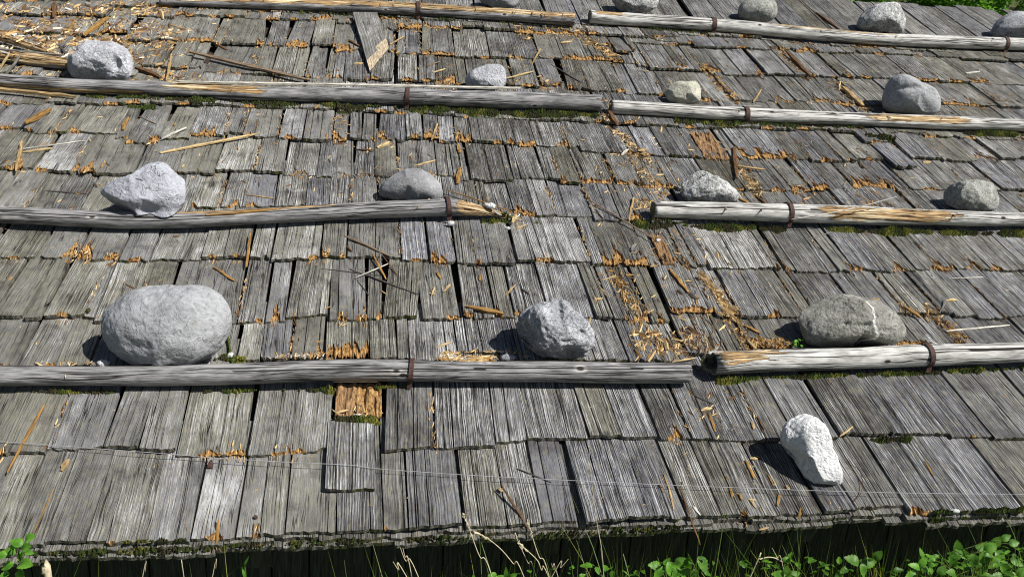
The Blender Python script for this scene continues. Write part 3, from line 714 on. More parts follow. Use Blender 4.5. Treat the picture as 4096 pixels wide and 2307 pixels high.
# ------------------------------------------------------------------ poles laid across the roof
def pole(label, pts, mat, name='pole',  rot=(), strap=(), ends=(0, 0), seed=1, lift=0.004, group='weathered poles laid across the shingles'):
    """pts: (x, y, half height) in the photograph, left to right; rot: (t0, t1, amount, angle, width) along the path"""
    path = []
    for x, y, r in pts:
        rr = .03
        for _ in range(5):
            q = P(x, y, rr + lift)
            rr = r * depth(q) / FP
        path.append((np.array(q), rr))
    # sawn from grown stems: a little crooked
    # resample
    segs = []
    for i in range(len(path) - 1):
        (a, ra), (b, rb) = path[i], path[i + 1]
        (z, rz), (y_, ry) = path[max(i - 1, 0)], path[min(i + 2, len(path) - 1)]
        n = max(2, int(np.linalg.norm(b - a) / .022))
        for j in range(n):
            t = j / n
            q = .5 * (2 * a + (b - z) * t + (2 * z - 5 * a + 4 * b - y_) * t * t + (3 * a - z - 3 * b + y_) * t ** 3)
            segs.append((q, ra + (rb - ra) * t))
    segs.append(path[-1])
    tt = 0.0
    for i in range(len(segs)):
        c_ = segs[i][0] + np.array((0, .0055 * nz(i * .06, seed * 9.1), 0)); segs[i] = (c_, segs[i][1])
    L = [0.0]
    for i in range(1, len(segs)): L.append(L[-1] + float(np.linalg.norm(segs[i][0] - segs[i - 1][0])))
    tot = L[-1]
    base = segs[0][0].copy(); base[2] = 0
    K = 40
    V = []; UV = []; T = []; F = []
    for i, (c, r) in enumerate(segs):
        d = segs[min(i + 1, len(segs) - 1)][0] - segs[max(i - 1, 0)][0]
        d = d / np.linalg.norm(d)
        up = np.array((0, 0, 1.0)); fwd = np.cross(up, d); fwd /= np.linalg.norm(fwd); up = np.cross(d, fwd)
        f = L[i] / tot
        for k in range(K + 1):
            a = 2 * math.pi * k / K              # 0 = up, goes towards the eave
            ax = ((a + math.pi) % (2 * math.pi)) - math.pi
            rr = r * (1 + .10 * nz(L[i] * 2.2, math.cos(a) * .8 + seed, math.sin(a) * .8) + .025 * nz(L[i] * 9, math.cos(a) * 2 + seed * 3, math.sin(a) * 2))
            ro = 0.0
            for t0, t1, amt, ang, wid in rot:
                e_ = min((f - t0), (t1 - f)) / max(1e-4, (t1 - t0) * .25)
                g = max(0, 1 - abs(ax - math.radians(ang)) / math.radians(wid)) 
                ro = max(ro, min(1, max(0, e_)) * min(1, g * 1.8) * amt)
            cut = ro * (.06 + .55 * abs(nz(a * 7 + seed, L[i] * 3.5)) * abs(nz(a * 3, L[i] * 9 + seed)) * 2.2 + .16 * abs(nz(a * 14 + seed, L[i] * 2.3)))
            rr *= 1 - cut
            ckv = 0.0
            for q_ in range(2):
                ac = -.75 + q_ * 1.15 + .5 * nz(L[i] * .7, seed * 2.7 + q_ * 5)
                if abs(ax - ac) < .085 and nz(L[i] * 1.1, q_ * 7.7 + seed) > -.12: ckv = 1.0
            if ckv and ro < .5: rr *= .93
            if i == 0 or i == len(segs) - 1: rr *= .93
            # toward the eave is -v: fwd = up x d points up the slope for d = +u
            p = c + (up * math.cos(a) - fwd * math.sin(a)) * rr
            if i == 0: p = p - d * (.004 * nz(k * 2.2, seed))
            if i == len(segs) - 1: p = p + d * (.006 * nz(k * 2.2, seed + 9))
            V.append(tuple(p - base)); UV.append((a * r + seed * 3.1, L[i] + seed * 7.7))
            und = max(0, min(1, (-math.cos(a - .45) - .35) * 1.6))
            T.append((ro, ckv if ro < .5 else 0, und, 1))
    W_ = K + 1
    for i in range(len(segs) - 1):
        for k in range(K):
            F.append((i * W_ + k, i * W_ + k + 1, (i + 1) * W_ + k + 1, (i + 1) * W_ + k))
    MI = [0] * len(F)
    # ends: sunk core ring, dark end grain
    for i, sg in ((0, 1), (len(segs) - 1, -1)):
        c, r = segs[i]
        d = (segs[1][0] - segs[0][0]) if i == 0 else (segs[-1][0] - segs[-2][0])
        d = d / np.linalg.norm(d)
        depth_in = .05 if ends[0 if i == 0 else 1] == 2 else .004
        b = len(V)
        for k in range(K):
            q = np.array(V[i * W_ + k]) + base
            q = c + (q - c) * (.72 if depth_in > .01 else .9) + d * (sg * .002)
            V.append(tuple(q - base)); UV.append((k * .01, q[2])); T.append((.4, 0, 0, 1))
        for k in range(K):
            q = c + (np.array(V[i * W_ + k]) + base - c) * .5 + d * (sg * depth_in)
            V.append(tuple(q - base)); UV.append((k * .01, q[2])); T.append((.4, 0, 0, 1))
        V.append(tuple(c + d * sg * depth_in - base)); UV.append((0, 0)); T.append((0, 0, 0, 1))
        for k in range(K):
            k2 = (k + 1) % K
            for q in ((i * W_ + k, i * W_ + k + 1, b + k2, b + k), (b + k, b + k2, b + K + k2, b + K + k), (b + K + k, b + K + k2, b + 2 * K)):
                F.append(q if sg < 0 else tuple(reversed(q))); MI.append(1)
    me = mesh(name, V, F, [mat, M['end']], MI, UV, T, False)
    sm = np.ones(len(me.polygons), dtype=bool); sm[-6 * K:] = False
    me.polygons.foreach_set('use_smooth', sm)
    o = obj(name, me, RT @ Matrix.Translation(Vector(base)))
    tag(o, label, name, group)
    # hstamp for things that lie on it
    for c, r in segs: hstamp(c[0] - .012, c[0] + .012, c[1] - r * .7, c[1] + r * .7, c[2] + r * .75, c[2] + r * .75)
    for sx, wpx, tilt in strap:
        best = min(range(len(segs)), key=lambda i: abs((project(segs[i][0]) or (0, 0))[0] - sx))
        c, r = segs[best]
        d = segs[min(best + 1, len(segs) - 1)][0] - segs[max(best - 1, 0)][0]; d = d / np.linalg.norm(d)
        up = np.array((0, 0, 1.0)); fwd = np.cross(up, d); fwd /= np.linalg.norm(fwd)
        hw = wpx * .82 * depth(c) / FP / 2
        A_ = Acc(); rings = []
        n = 22
        prof = []
        for j in range(n + 1):
            a = math.radians(-118 + 236 * j / n)
            rr = r * 1.04 + .003
            prof.append(up * math.cos(a) * rr - fwd * math.sin(a) * rr)
        # legs down to the shingles
        prof = [prof[0] + np.array((0, 0, -.02)) + fwd * .008] + prof + [prof[-1] + np.array((0, 0, -.02)) - fwd * .008]
        v = []; f_ = []
        for j, q in enumerate(prof):
            o_ = q / np.linalg.norm(q) * .0028
            sh = d * tilt * (j / len(prof) - .5)
            for ss in (-1, 1):
                v.append(q + c + sh + d * hw * ss - base); v.append(q + c + sh + d * hw * ss + o_ - base)
        for j in range(len(prof) - 1):
            b = j * 4
            f_ += [(b + 1, b + 3, b + 7, b + 5), (b, b + 4, b + 6, b + 2), (b, b + 1, b + 5, b + 4), (b + 2, b + 6, b + 7, b + 3)]
        e_ = (len(prof) - 1) * 4
        f_ += [(0, 2, 3, 1), (e_, e_ + 1, e_ + 3, e_ + 2)]
        A_.add(v, f_)
        A_.build('iron_strap', [M['iron']], RT @ Matrix.Translation(Vector(base)), o)
    return o

pole('thick grey pole lying lowest on the left, carrying the big oval stone',
     [(-420, 1508, 42), (0, 1503, 41), (545, 1504, 40), (1000, 1492, 43), (1350, 1480, 44), (1900, 1484, 42), (2400, 1490, 43), (2755, 1487, 41)], M['pole_grey'],
     rot=[(.15, .21, .35, 95, 20), (.60, .66, .2, 60, 25)], strap=[(1648, 22, -.012)], seed=1)
pole('bleached pole lowest on the right with a hollow rotten left end',
     [(2848, 1450, 47), (2900, 1448, 46), (3300, 1434, 43), (3700, 1420, 42), (4096, 1408, 40), (4500, 1400, 40)], M['pole_pale'],
     rot=[(-.05, .19, .62, 5, 80)], strap=[(3706, 26, .012)], ends=(2, 0), seed=2)
pole('bent grey pole at mid roof on the left with a frayed orange rotten tip',
     [(-380, 850, 32), (0, 858, 33), (300, 872, 35), (545, 880, 35), (815, 876, 34), (1100, 862, 33), (1400, 846, 33), (1600, 836, 34), (1790, 828, 35), (1850, 832, 32), (1920, 842, 24), (1985, 855, 14), (2050, 872, 4)], M['pole_grey'],
     rot=[(.34, .72, 1, -20, 42), (.0, .12, .3, 30, 40), (.885, 1.03, 1.6, 0, 179)], strap=[(1785, 20, .01)], seed=3)
pole('pale pole at mid roof on the right, splintered and rotten beside its strap',
     [(2612, 840, 34), (2900, 845, 34), (3150, 852, 37), (3500, 862, 36), (3800, 872, 31), (4096, 880, 27), (4500, 892, 28)], M['pole_pale'],
     rot=[(.28, .66, .85, 40, 85), (0.0, .05, .3, 20, 60)], strap=[(3145, 20, .008)], ends=(1, 0), seed=4)
pole('long grey pole, left one of the second row from the top, partly rotten brown',
     [(-480, 320, 28), (0, 327, 29), (300, 345, 28), (700, 357, 29), (1035, 374, 30), (1400, 380, 30), (1650, 388, 33), (2000, 398, 33), (2404, 412, 32)], M['pole_grey'],
     rot=[(.34, .52, .85, 10, 80), (.0, .40, .75, 105, 34)], strap=[(1624, 20, -.008)], seed=5)
pole('slender pale pole of the second row from the top, right, splintered below the waisted stone',
     [(2442, 426, 27), (2700, 442, 27), (3000, 460, 27), (3500, 480, 26), (4096, 501, 25), (4600, 516, 25)], M['pole_pale'],
     rot=[(.40, .66, .75, 30, 60), (.78, .9, .6, 60, 40)], strap=[(2975, 20, .006)], seed=6)
pole('yellow rotten pole at the top left, splintered along its whole upper side',
     [(640, 2, 18), (1000, 14, 21), (1400, 25, 24), (1700, 40, 26), (2000, 58, 26), (2297, 78, 26)], M['pole_grey'],
     rot=[(-.3, 1.3, .9, 8, 75)], strap=[(1678, 18, .004)], seed=7)
pole('slender pale pole at the top right supporting three round stones',
     [(2357, 66, 26), (2600, 84, 24), (2900, 103, 25), (3200, 131, 25), (3500, 155, 24), (3700, 164, 24), (4096, 179, 24), (4600, 196, 24)], M['pole_pale'],
     rot=[(.0, .06, .8, 0, 60), (.22, .55, .75, -5, 32)], strap=[(2852, 20, .004), (4015, 18, .006)], seed=8)

pole('dark brown rotten beam slanting in from the upper left edge, the upper of two',
     [(-300, 68, 14), (0, 150, 16), (100, 180, 16), (200, 210, 13), (262, 232, 8)], M['pole_grey'], name='beam',
     rot=[(-.5, 1.5, 1.1, 0, 175)], seed=11, lift=.012, group='rotten beams at the upper left edge')
pole('thick fibrous rotten beam ending behind the granite lump, the lower of two',
     [(-320, 196, 26), (0, 222, 27), (120, 238, 27), (262, 254, 24), (330, 262, 15)], M['pole_grey'], name='beam',
     rot=[(-.5, 1.5, .95, 15, 140)], seed=13, group='rotten beams at the upper left edge')

# ------------------------------------------------------------------ stones
def ico(sub):
    import bmesh
    bm = bmesh.new()
    bmesh.ops.create_icosphere(bm, subdivisions=sub, radius=1.0)
    v = np.array([tuple(q.co) for q in bm.verts]); f = [tuple(q.index for q in p.verts) for p in bm.faces]
    bm.free()
    return v, f
ICO = {s: ico(s) for s in (2, 3, 4, 5, 6)}

def stone(name, label, crop, outline, mat, seed, hc=.9, deep=1.0, cuts=6, cutd=.86, rough=.05, pits=0.0, sub=5, lift=0.0, group=None, shear=0.0, extra=None):
    """outline: silhouette in the photograph, clockwise; the body gets a depth of its own and rests on the roof"""
    pts = np.array([px(crop, a, b) for a, b in outline], float)
    c2 = (pts.max(0) + pts.min(0)) / 2
    ang = np.arctan2(-(pts[:, 1] - c2[1]), pts[:, 0] - c2[0]); rad = np.hypot(*(pts - c2).T)
    o_ = np.argsort(ang); ang, rad = ang[o_], rad[o_]
    A3 = np.r_[ang - 2 * np.pi, ang, ang + 2 * np.pi]; R3 = np.r_[rad, rad, rad]
    th = np.linspace(-np.pi, np.pi, 181)
    Rt = np.interp(th, A3, R3)
    kk = np.ones(7) / 7
    Rt = np.convolve(np.r_[Rt[-4:-1], Rt, Rt[1:4]], kk, 'valid')
    v, f = ICO[sub]
    v = v.copy()
    r = random.Random(seed)
    ry = float((pts[:, 1].max() - pts[:, 1].min()) / 2); rx = float((pts[:, 0].max() - pts[:, 0].min()) / 2)
    # facets: shear off the body with planes
    for _ in range(int(cuts * 1.6) + 3):
        n = Vector((r.gauss(0, 1), r.gauss(0, 1), r.gauss(0, .9))); n.normalize(); n = np.array(n)
        cd = cutd + r.uniform(-.10, .08)
        s = v @ n
        ov = s > cd
        v[ov] -= np.outer((s[ov] - cd) * .97, n)
    q3 = np.array([tuple(mnoise.noise_vector((a * 1.3 + seed, b * 1.3, c * 1.3))) for a, b, c in v])
    v += q3 * .07
    dd = np.array([nz(a * 3.2 + seed, b * 3.2, c * 3.2) * .55 + nz(a * 7.5, b * 7.5 + seed, c * 7.5) * .28 - abs(nz(a * 9, b * 9, c * 9 + seed)) * .55 + nz(a * 24, b * 24, c * 24 + seed) * .14 for a, b, c in v])
    if pits: dd -= pits * np.array([max(0, nz(a * 5 + seed * 2, b * 5, c * 5) - .28) * 4 for a, b, c in v])
    v *= (1 + rough * dd)[:, None]
    # normalise the silhouette so that it matches the outline
    aa = np.arctan2(v[:, 1], v[:, 0]); rr = np.hypot(v[:, 0], v[:, 1])
    nb = 72
    bi = ((aa + np.pi) / (2 * np.pi) * nb).astype(int) % nb
    mx = np.array([rr[bi == i].max() if (bi == i).any() else 1.0 for i in range(nb)])
    mx = (np.roll(mx, 1) + mx + np.roll(mx, -1)) / 3
    mv = np.interp(aa, (np.arange(-1, nb + 1) + .5) / nb * 2 * np.pi - np.pi, np.r_[mx[-1], mx, mx[0]])
    Rv = np.interp(aa, th, Rt)
    sc = Rv / mv
    v2 = np.c_[v[:, 0] * sc, v[:, 1] * sc, v[:, 2] * ((rx * ry) ** .5 * .4 + min(rx, ry) * .6) * deep]
    if extra: v2 = extra(v2, rx, ry)
    C3 = np.array(((XA[0], XA[1], XA[2]), (VA[0], VA[1], VA[2]), (NA[0], NA[1], NA[2])))
    # place: move along the line of sight until it sits on the shingles
    h = ry * .0008 * hc
    for _ in range(7):
        pc = P(c2[0], c2[1], h)
        s = depth(pc) / FP
        w = (C3 @ (v2 * s).T).T + pc
        base = hh(pc[0], pc[1])
        low = np.percentile(w[:, 2], 3)
        h += (base * 0 + lift - .004 - low) * .8
    pc = P(c2[0], c2[1], h); s = depth(pc) / FP
    w = (C3 @ (v2 * s).T).T
    w[:, 2] = np.maximum(w[:, 2], -pc[2] - .006 + lift * .2)
    me = mesh(name, w, f, mat, smooth=True)
    o = obj(name, me, RT @ Matrix.Translation(Vector(pc)))
    tag(o, label, 'stone', group)
    return o

G_ = 'stones weighing down the roof'
st1 = stone_material('smooth_grey_limestone', (0.235, 0.24, 0.245), (0.39, 0.395, 0.405), (0.47, 0.47, 0.47), .45, .35, .8, bump=.6)
st2 = stone_material('rough_blue_grey_limestone', (0.15, 0.155, 0.17), (0.52, 0.525, 0.54), (0.10, 0.14, 0.145), .4, .75, 1.1)
st3 = stone_material('olive_grey_limestone', (0.16, 0.155, 0.13), (0.35, 0.345, 0.31), (0.11, 0.105, 0.09), .4, .55, 1.0, .02)
st4 = stone_material('chalk_white_limestone', (0.50, 0.50, 0.50), (0.80, 0.80, 0.79), (0.42, 0.42, 0.41), .4, .25, 1.0, bump=.9)
st5 = stone_material('pale_blue_grey_limestone', (0.25, 0.26, 0.29), (0.45, 0.46, 0.50), (0.58, 0.59, 0.60), .35, .2, .8)
st6 = stone_material('dark_grey_limestone', (0.17, 0.17, 0.175), (0.31, 0.31, 0.315), (0.20, 0.20, 0.19), .3, .3, .9, bump=.5)
st7 = stone_material('lichen_mottled_stone', (0.16, 0.16, 0.155), (0.74, 0.74, 0.72), (0.04, 0.04, 0.04), .9, 1.0, 1.5)
st8 = stone_material('grainy_greenish_stone', (0.19, 0.195, 0.17), (0.52, 0.52, 0.47), (0.075, 0.075, 0.065), .6, .7, 2.0)
st9 = stone_material('crystalline_granite', (0.24, 0.245, 0.265), (0.56, 0.565, 0.59), (0.76, 0.76, 0.76), .55, .55, 1.5)
st10 = stone_material('yellowish_limestone', (0.36, 0.35, 0.28), (0.66, 0.64, 0.53), (0.20, 0.20, 0.17), .5, .5, 1.6)

def dent(cx, cy, rx_, ry_, amt):
    """a hollow on the visible side; fractions of the half size"""
    def f(v, rx, ry):
        g = np.exp(-(((v[:, 0] / rx - cx) / rx_) ** 2 + ((v[:, 1] / ry - cy) / ry_) ** 2) * 1.2)
        g *= (v[:, 2] > 0)
        v[:, 2] -= g * amt * min(rx, ry)
        return v
    return f
def both(*fs):
    def f(v, rx, ry):
        for g in fs: v = g(v, rx, ry)
        return v
    return f

stone('stone', 'largest stone, smooth grey oval lying on the lowest left pole', 'D',
      [(1150, 702), (1300, 703), (1420, 700), (1510, 700), (1570, 740), (1640, 800), (1690, 880), (1696, 960), (1660, 1080), (1590, 1190), (1480, 1255), (1300, 1290), (1120, 1292), (980, 1285), (900, 1245), (830, 1190), (790, 1110), (762, 1010), (775, 900), (830, 840), (900, 780), (1000, 728)],
      st1, 3, cuts=4, cutd=.93, rough=.05, sub=6, deep=.75, group=G_, extra=dent(-.3, -.45, .35, .12, .03))
stone('stone', 'rough grey angular boulder with a dark fissure above the lowest pole, centre', 'E',
      [(1600, 800), (1680, 806), (1730, 870), (1800, 920), (1860, 990), (1892, 1080), (1880, 1150), (1830, 1215), (1740, 1240), (1640, 1252), (1560, 1235), (1470, 1215), (1400, 1160), (1345, 1090), (1312, 1010), (1315, 930), (1350, 885), (1430, 850), (1520, 822)],
      st2, 11, cuts=9, cutd=.84, rough=.10, pits=.35, sub=6, deep=.95, group=G_, extra=both(dent(.08, .45, .10, .38, .20), dent(.58, -.05, .12, .12, .18), dent(-.72, -.25, .2, .5, .22)))
stone('stone', 'brownish grey two-lobed stone with a white vein and a notch, on the lowest right pole', 'F',
      [(1200, 770), (1300, 765), (1400, 785), (1500, 805), (1560, 850), (1630, 930), (1670, 1000), (1680, 1060), (1660, 1120), (1590, 1145), (1480, 1140), (1370, 1120), (1330, 1150), (1240, 1165), (1130, 1155), (1040, 1145), (960, 1130), (930, 1060), (900, 980), (900, 900), (960, 875), (1050, 820), (1130, 785)],
      st3, 23, cuts=5, cutd=.88, rough=.06, sub=6, deep=.85, group=G_, extra=both(dent(.14, -.80, .09, .30, .26), dent(.12, -.10, .10, .10, .14), dent(-.25, -.05, .08, .08, .12), dent(.5, -.3, .16, .05, .10)))
stone('stone', 'bright white oblong stone lying tilted on the lowest shingles near the wire', 'I',
      [(950, 257), (1020, 262), (1070, 300), (1100, 350), (1135, 400), (1155, 470), (1180, 540), (1195, 610), (1225, 680), (1238, 750), (1225, 805), (1190, 818), (1120, 800), (1040, 790), (980, 760), (930, 680), (900, 600), (850, 540), (800, 490), (778, 440), (790, 370), (830, 310), (880, 280)],
      st4, 31, cuts=8, cutd=.82, rough=.06, sub=6, deep=.8, lift=-.03, group=G_, extra=dent(-.62, -.15, .28, .9, .38))
stone('stone', 'pale faceted stone with a pointed left side resting over the bent left pole', 'S',
      [(650, 648), (672, 655), (705, 690), (735, 715), (748, 760), (744, 800), (715, 850), (690, 874), (620, 862), (560, 870), (520, 862), (470, 820), (435, 790), (425, 768), (470, 740), (510, 712), (560, 690), (600, 668)],
      st5, 43, cuts=10, cutd=.80, rough=.05, sub=6, deep=.95, lift=.028, group=G_, extra=dent(.1, -.75, .9, .22, .25))
stone('stone', 'dark grey smooth wedge-shaped stone behind the left pole beside its strap', 'S',
      [(1630, 676), (1665, 674), (1700, 684), (1735, 708), (1762, 735), (1773, 770), (1768, 792), (1700, 796), (1620, 797), (1550, 795), (1515, 785), (1512, 765), (1530, 735), (1560, 712), (1595, 690)],
      st6, 51, cuts=4, cutd=.88, rough=.03, sub=5, deep=.9, group=G_)
stone('stone', 'white and black mottled rough stone behind the middle right pole', 'S',
      [(2790, 688), (2820, 686), (2850, 700), (2890, 712), (2930, 745), (2955, 780), (2957, 808), (2920, 814), (2860, 812), (2800, 806), (2750, 805), (2728, 790), (2724, 765), (2722, 742), (2745, 715)],
      st7, 63, cuts=7, cutd=.84, rough=.10, sub=5, deep=.95, group=G_)
stone('stone', 'grainy greenish grey stone behind the middle pole at the far right', 'S',
      [(3870, 722), (3910, 722), (3950, 732), (3975, 750), (3985, 785), (3980, 825), (3960, 846), (3905, 850), (3855, 846), (3815, 830), (3788, 805), (3785, 775), (3800, 745), (3835, 728)],
      st8, 71, cuts=6, cutd=.86, rough=.09, sub=5, deep=.95, group=G_)
stone('stone', 'glittering grey granite lump with a dark hollow, leftmost in the second row from the top', 'A',
      [(640, 312), (760, 306), (860, 318), (930, 360), (970, 420), (992, 490), (990, 550), (970, 592), (880, 588), (760, 582), (640, 588), (560, 580), (500, 545), (465, 490), (466, 430), (490, 400), (550, 380), (590, 330)],
      st9, 83, cuts=8, cutd=.85, rough=.07, pits=.2, sub=6, deep=.9, group=G_, extra=dent(.62, -.35, .16, .42, .5))
stone('stone', 'small blue-grey egg-shaped stone behind the strapped pole of the second row', 'B',
      [(1130, 480), (1190, 475), (1225, 500), (1240, 560), (1235, 620), (1210, 660), (1140, 665), (1060, 660), (980, 650), (940, 620), (938, 585), (960, 545), (1010, 510), (1070, 490)],
      st9, 97, cuts=5, cutd=.86, rough=.06, sub=5, deep=.95, group=G_)
stone('stone', 'small yellowish blocky stone behind the left end of the slender pole', 'S',
      [(2700, 330), (2750, 326), (2790, 330), (2806, 345), (2808, 385), (2800, 410), (2750, 412), (2700, 408), (2668, 398), (2660, 375), (2675, 350)],
      st10, 101, cuts=8, cutd=.80, rough=.05, sub=5, deep=.95, group=G_)
stone('stone', 'smooth waisted pale grey stone, bent like a bean, behind the slender right pole', 'C',
      [(1620, 555), (1680, 550), (1740, 580), (1790, 620), (1850, 645), (1910, 690), (1945, 750), (1945, 810), (1910, 843), (1830, 845), (1760, 835), (1680, 825), (1590, 820), (1545, 790), (1540, 720), (1560, 640), (1585, 590)],
      st1, 113, cuts=4, cutd=.90, rough=.04, sub=5, deep=.95, group=G_, extra=dent(-.4, .15, .4, .12, .12))
stone('stone', 'grey stone cut by the top edge of the photo above the yellow rotten pole', 'S',
      [(1915, -20), (1940, -45), (2000, -55), (2050, -40), (2072, -10), (2074, 15), (2055, 32), (2000, 34), (1950, 22), (1920, 5)],
      st6, 127, cuts=4, cutd=.88, rough=.04, sub=5, deep=.95, group=G_)
stone('stone', 'black and white stone at the left end of the top right pole', 'S',
      [(2450, -25), (2490, -50), (2560, -55), (2610, -40), (2630, -5), (2628, 30), (2600, 52), (2550, 54), (2500, 40), (2460, 20), (2447, 0)],
      st7, 131, cuts=6, cutd=.85, rough=.07, sub=5, deep=.95, group=G_)
stone('stone', 'round striped grey stone, left of three behind the top right pole', 'C',
      [(520, 5), (560, -15), (640, -20), (710, -5), (750, 40), (756, 90), (735, 140), (690, 163), (620, 160), (540, 150), (485, 135), (470, 90), (480, 45)],
      st8, 139, cuts=3, cutd=.92, rough=.04, sub=5, deep=.95, group=G_)
stone('stone', 'dome-shaped dark mottled stone, middle of three behind the top right pole', 'C',
      [(1480, 40), (1560, 28), (1620, 38), (1670, 90), (1690, 150), (1690, 205), (1675, 255), (1620, 245), (1540, 235), (1450, 222), (1360, 210), (1345, 180), (1365, 125), (1410, 75)],
      st7, 149, cuts=3, cutd=.92, rough=.05, sub=5, deep=.95, group=G_)
stone('stone', 'grey stone cut by the right edge of the photo behind the top right pole', 'C',
      [(2440, 110), (2540, 98), (2640, 110), (2710, 170), (2730, 240), (2680, 290), (2560, 292), (2440, 285), (2360, 275), (2330, 240), (2350, 190), (2390, 140)],
      st2, 151, cuts=4, cutd=.90, rough=.05, sub=5, deep=.95, group=G_)

chalk = stone_material('chalky_pebble', (0.66, 0.66, 0.64), (0.86, 0.86, 0.84), (0.6, 0.6, 0.58), .3, .1, 3.0)
def pebble(label, x0, y0, x1, y1, mat, seed, lift=0.0):
    cx_, cy_ = (x0 + x1) / 2, (y0 + y1) / 2
    r = random.Random(seed)
    pts = [(cx_ + (x1 - x0) / 2 * math.cos(a) * r.uniform(.85, 1.05), cy_ + (y1 - y0) / 2 * math.sin(a) * r.uniform(.85, 1.05)) for a in [i * math.pi / 5 for i in range(10)]]
    stone('pebble', label, 'S', pts, mat, seed, cuts=5, cutd=.82, rough=.05, sub=3, deep=.9, lift=lift, group='small white pebbles')
pebble('white angular pebble on the lowest pole left of the big oval stone', 388, 1440, 436, 1466, chalk, 1)
pebble('white pebble on moss right of the big oval stone', 908, 1410, 938, 1436, chalk, 2)
pebble('white pebble on the rotten tip of the bent left pole', 1940, 812, 1985, 834, chalk, 3, .05)
pebble('white pebble below the strap of the bent left pole', 1790, 884, 1818, 904, chalk, 4)
pebble('flat grey pebble left of the fissured boulder', 1998, 1418, 2065, 1440, st1, 5)
pebble('tiny white pebble left of the yellow chips in mid roof', 2022, 908, 2042, 920, chalk, 6)
pebble('white scale of stone on the lowest right shingles by the eave', 3798, 2036, 3842, 2050, chalk, 7)
pebble('white nodule at the end of the long brown stick in mid roof', 2622, 955, 2640, 968, chalk, 8, .004)
pebble('rounded white pebble beside the granite lump', 482, 318, 506, 328, chalk, 9, .02)

# ------------------------------------------------------------------ loose wood on the roof
COLS = {'Y': (0.66, 0.49, 0.24), 'T': (0.50, 0.34, 0.16), 'O': (0.37, 0.205, 0.06), 'R': (0.15, 0.075, 0.032),
        'D': (0.085, 0.075, 0.07), 'W': (0.72, 0.68, 0.58), 'G': (0.27, 0.255, 0.23), 'B': (0.24, 0.17, 0.11)}

def splinter_geo(L, w, t, r, n=7, blunt=0.35, bend=0.0):
    V = []; F = []
    for i in range(n):
        f = i / (n - 1)
        k = min(1, blunt + (1 - blunt) * math.sin(math.pi * min(1, max(0, f * .96 + .02))) ** .55) * r.uniform(.82, 1.1)
        y = (r.uniform(-.12, .12)) * w + bend * math.sin(math.pi * f) * L
        z = r.uniform(-.1, .1) * t
        x = (f - .5) * L
        e = r.uniform(-.02, .02) * L if i in (0, n - 1) else 0
        V += [(x + e, y - w / 2 * k, z - t / 2 * k), (x, y + w / 2 * k * r.uniform(.8, 1.1), z - t / 2 * k), (x - e, y + w / 2 * k * .9, z + t / 2 * k * r.uniform(.6, 1.1)), (x + e * .5, y, z + t / 2 * k * r.uniform(1.0, 1.35)), (x + e, y - w / 2 * k * .9, z + t / 2 * k * r.uniform(.6, 1.1))]
    for i in range(n - 1):
        for k in range(5):
            a = i * 5 + k; b = i * 5 + (k + 1) % 5
            F.append((a, b, b + 5, a + 5))
    F.append((4, 3, 2, 1, 0)); e = (n - 1) * 5; F.append((e, e + 1, e + 2, e + 3, e + 4))
    return V, F

def splinter(name, label, crop, x0, y0, x1, y1, wz, col, cat='splinter', lift=0.0, bend=0.0, hp=0, thick=.55, up=0.0, blunt=.35, group='splinters of rotten wood lying on the roof', mat=None):
    a = P(*px(crop, x0, y0), .012); b = P(*px(crop, x1, y1), .012 + up)
    wm = wz * KS * depth(a) / FP
    th = wm * thick
    if hp:
        a = P(*px(crop, x0, y0), hp); b = P(*px(crop, x1, y1), hp); a[2] = b[2] = .012
    d = b - a; L = math.hypot(d[0], d[1])
    hs = [hh(a[0] + d[0] * q, a[1] + d[1] * q) for q in (0.02, .2, .4, .6, .8, .98)]
    h0, h1 = hs[0], hs[-1] + up
    over = max(h - (h0 + (h1 - h0) * q) for h, q in zip(hs, (0.02, .2, .4, .6, .8, .98)))
    off = th * .5 + max(0, over) + lift
    if hp: h0 = h1 = hp; off = 0.0
    r = random.Random(hash((round(x0), round(y0))) & 0xffff)
    V, F = splinter_geo(math.hypot(L, h1 - h0), wm, th, r, 9 if L > .15 else 6, blunt, bend)
    c = (a + b) / 2
    m = Matrix.Translation((c[0], c[1], (h0 + h1) / 2 + off)) @ Matrix.Rotation(math.atan2(d[1], d[0]), 4, 'Z') @ Matrix.Rotation(-math.atan2(h1 - h0, L), 4, 'Y')
    k = COLS[col]; j = r.uniform(.85, 1.15)
    o = obj(name, mesh(name, V, F, mat or M['stick'], tone=(k[0] * j, k[1] * j, k[2] * j, 1)), RT @ m)
    return tag(o, label, cat, group)

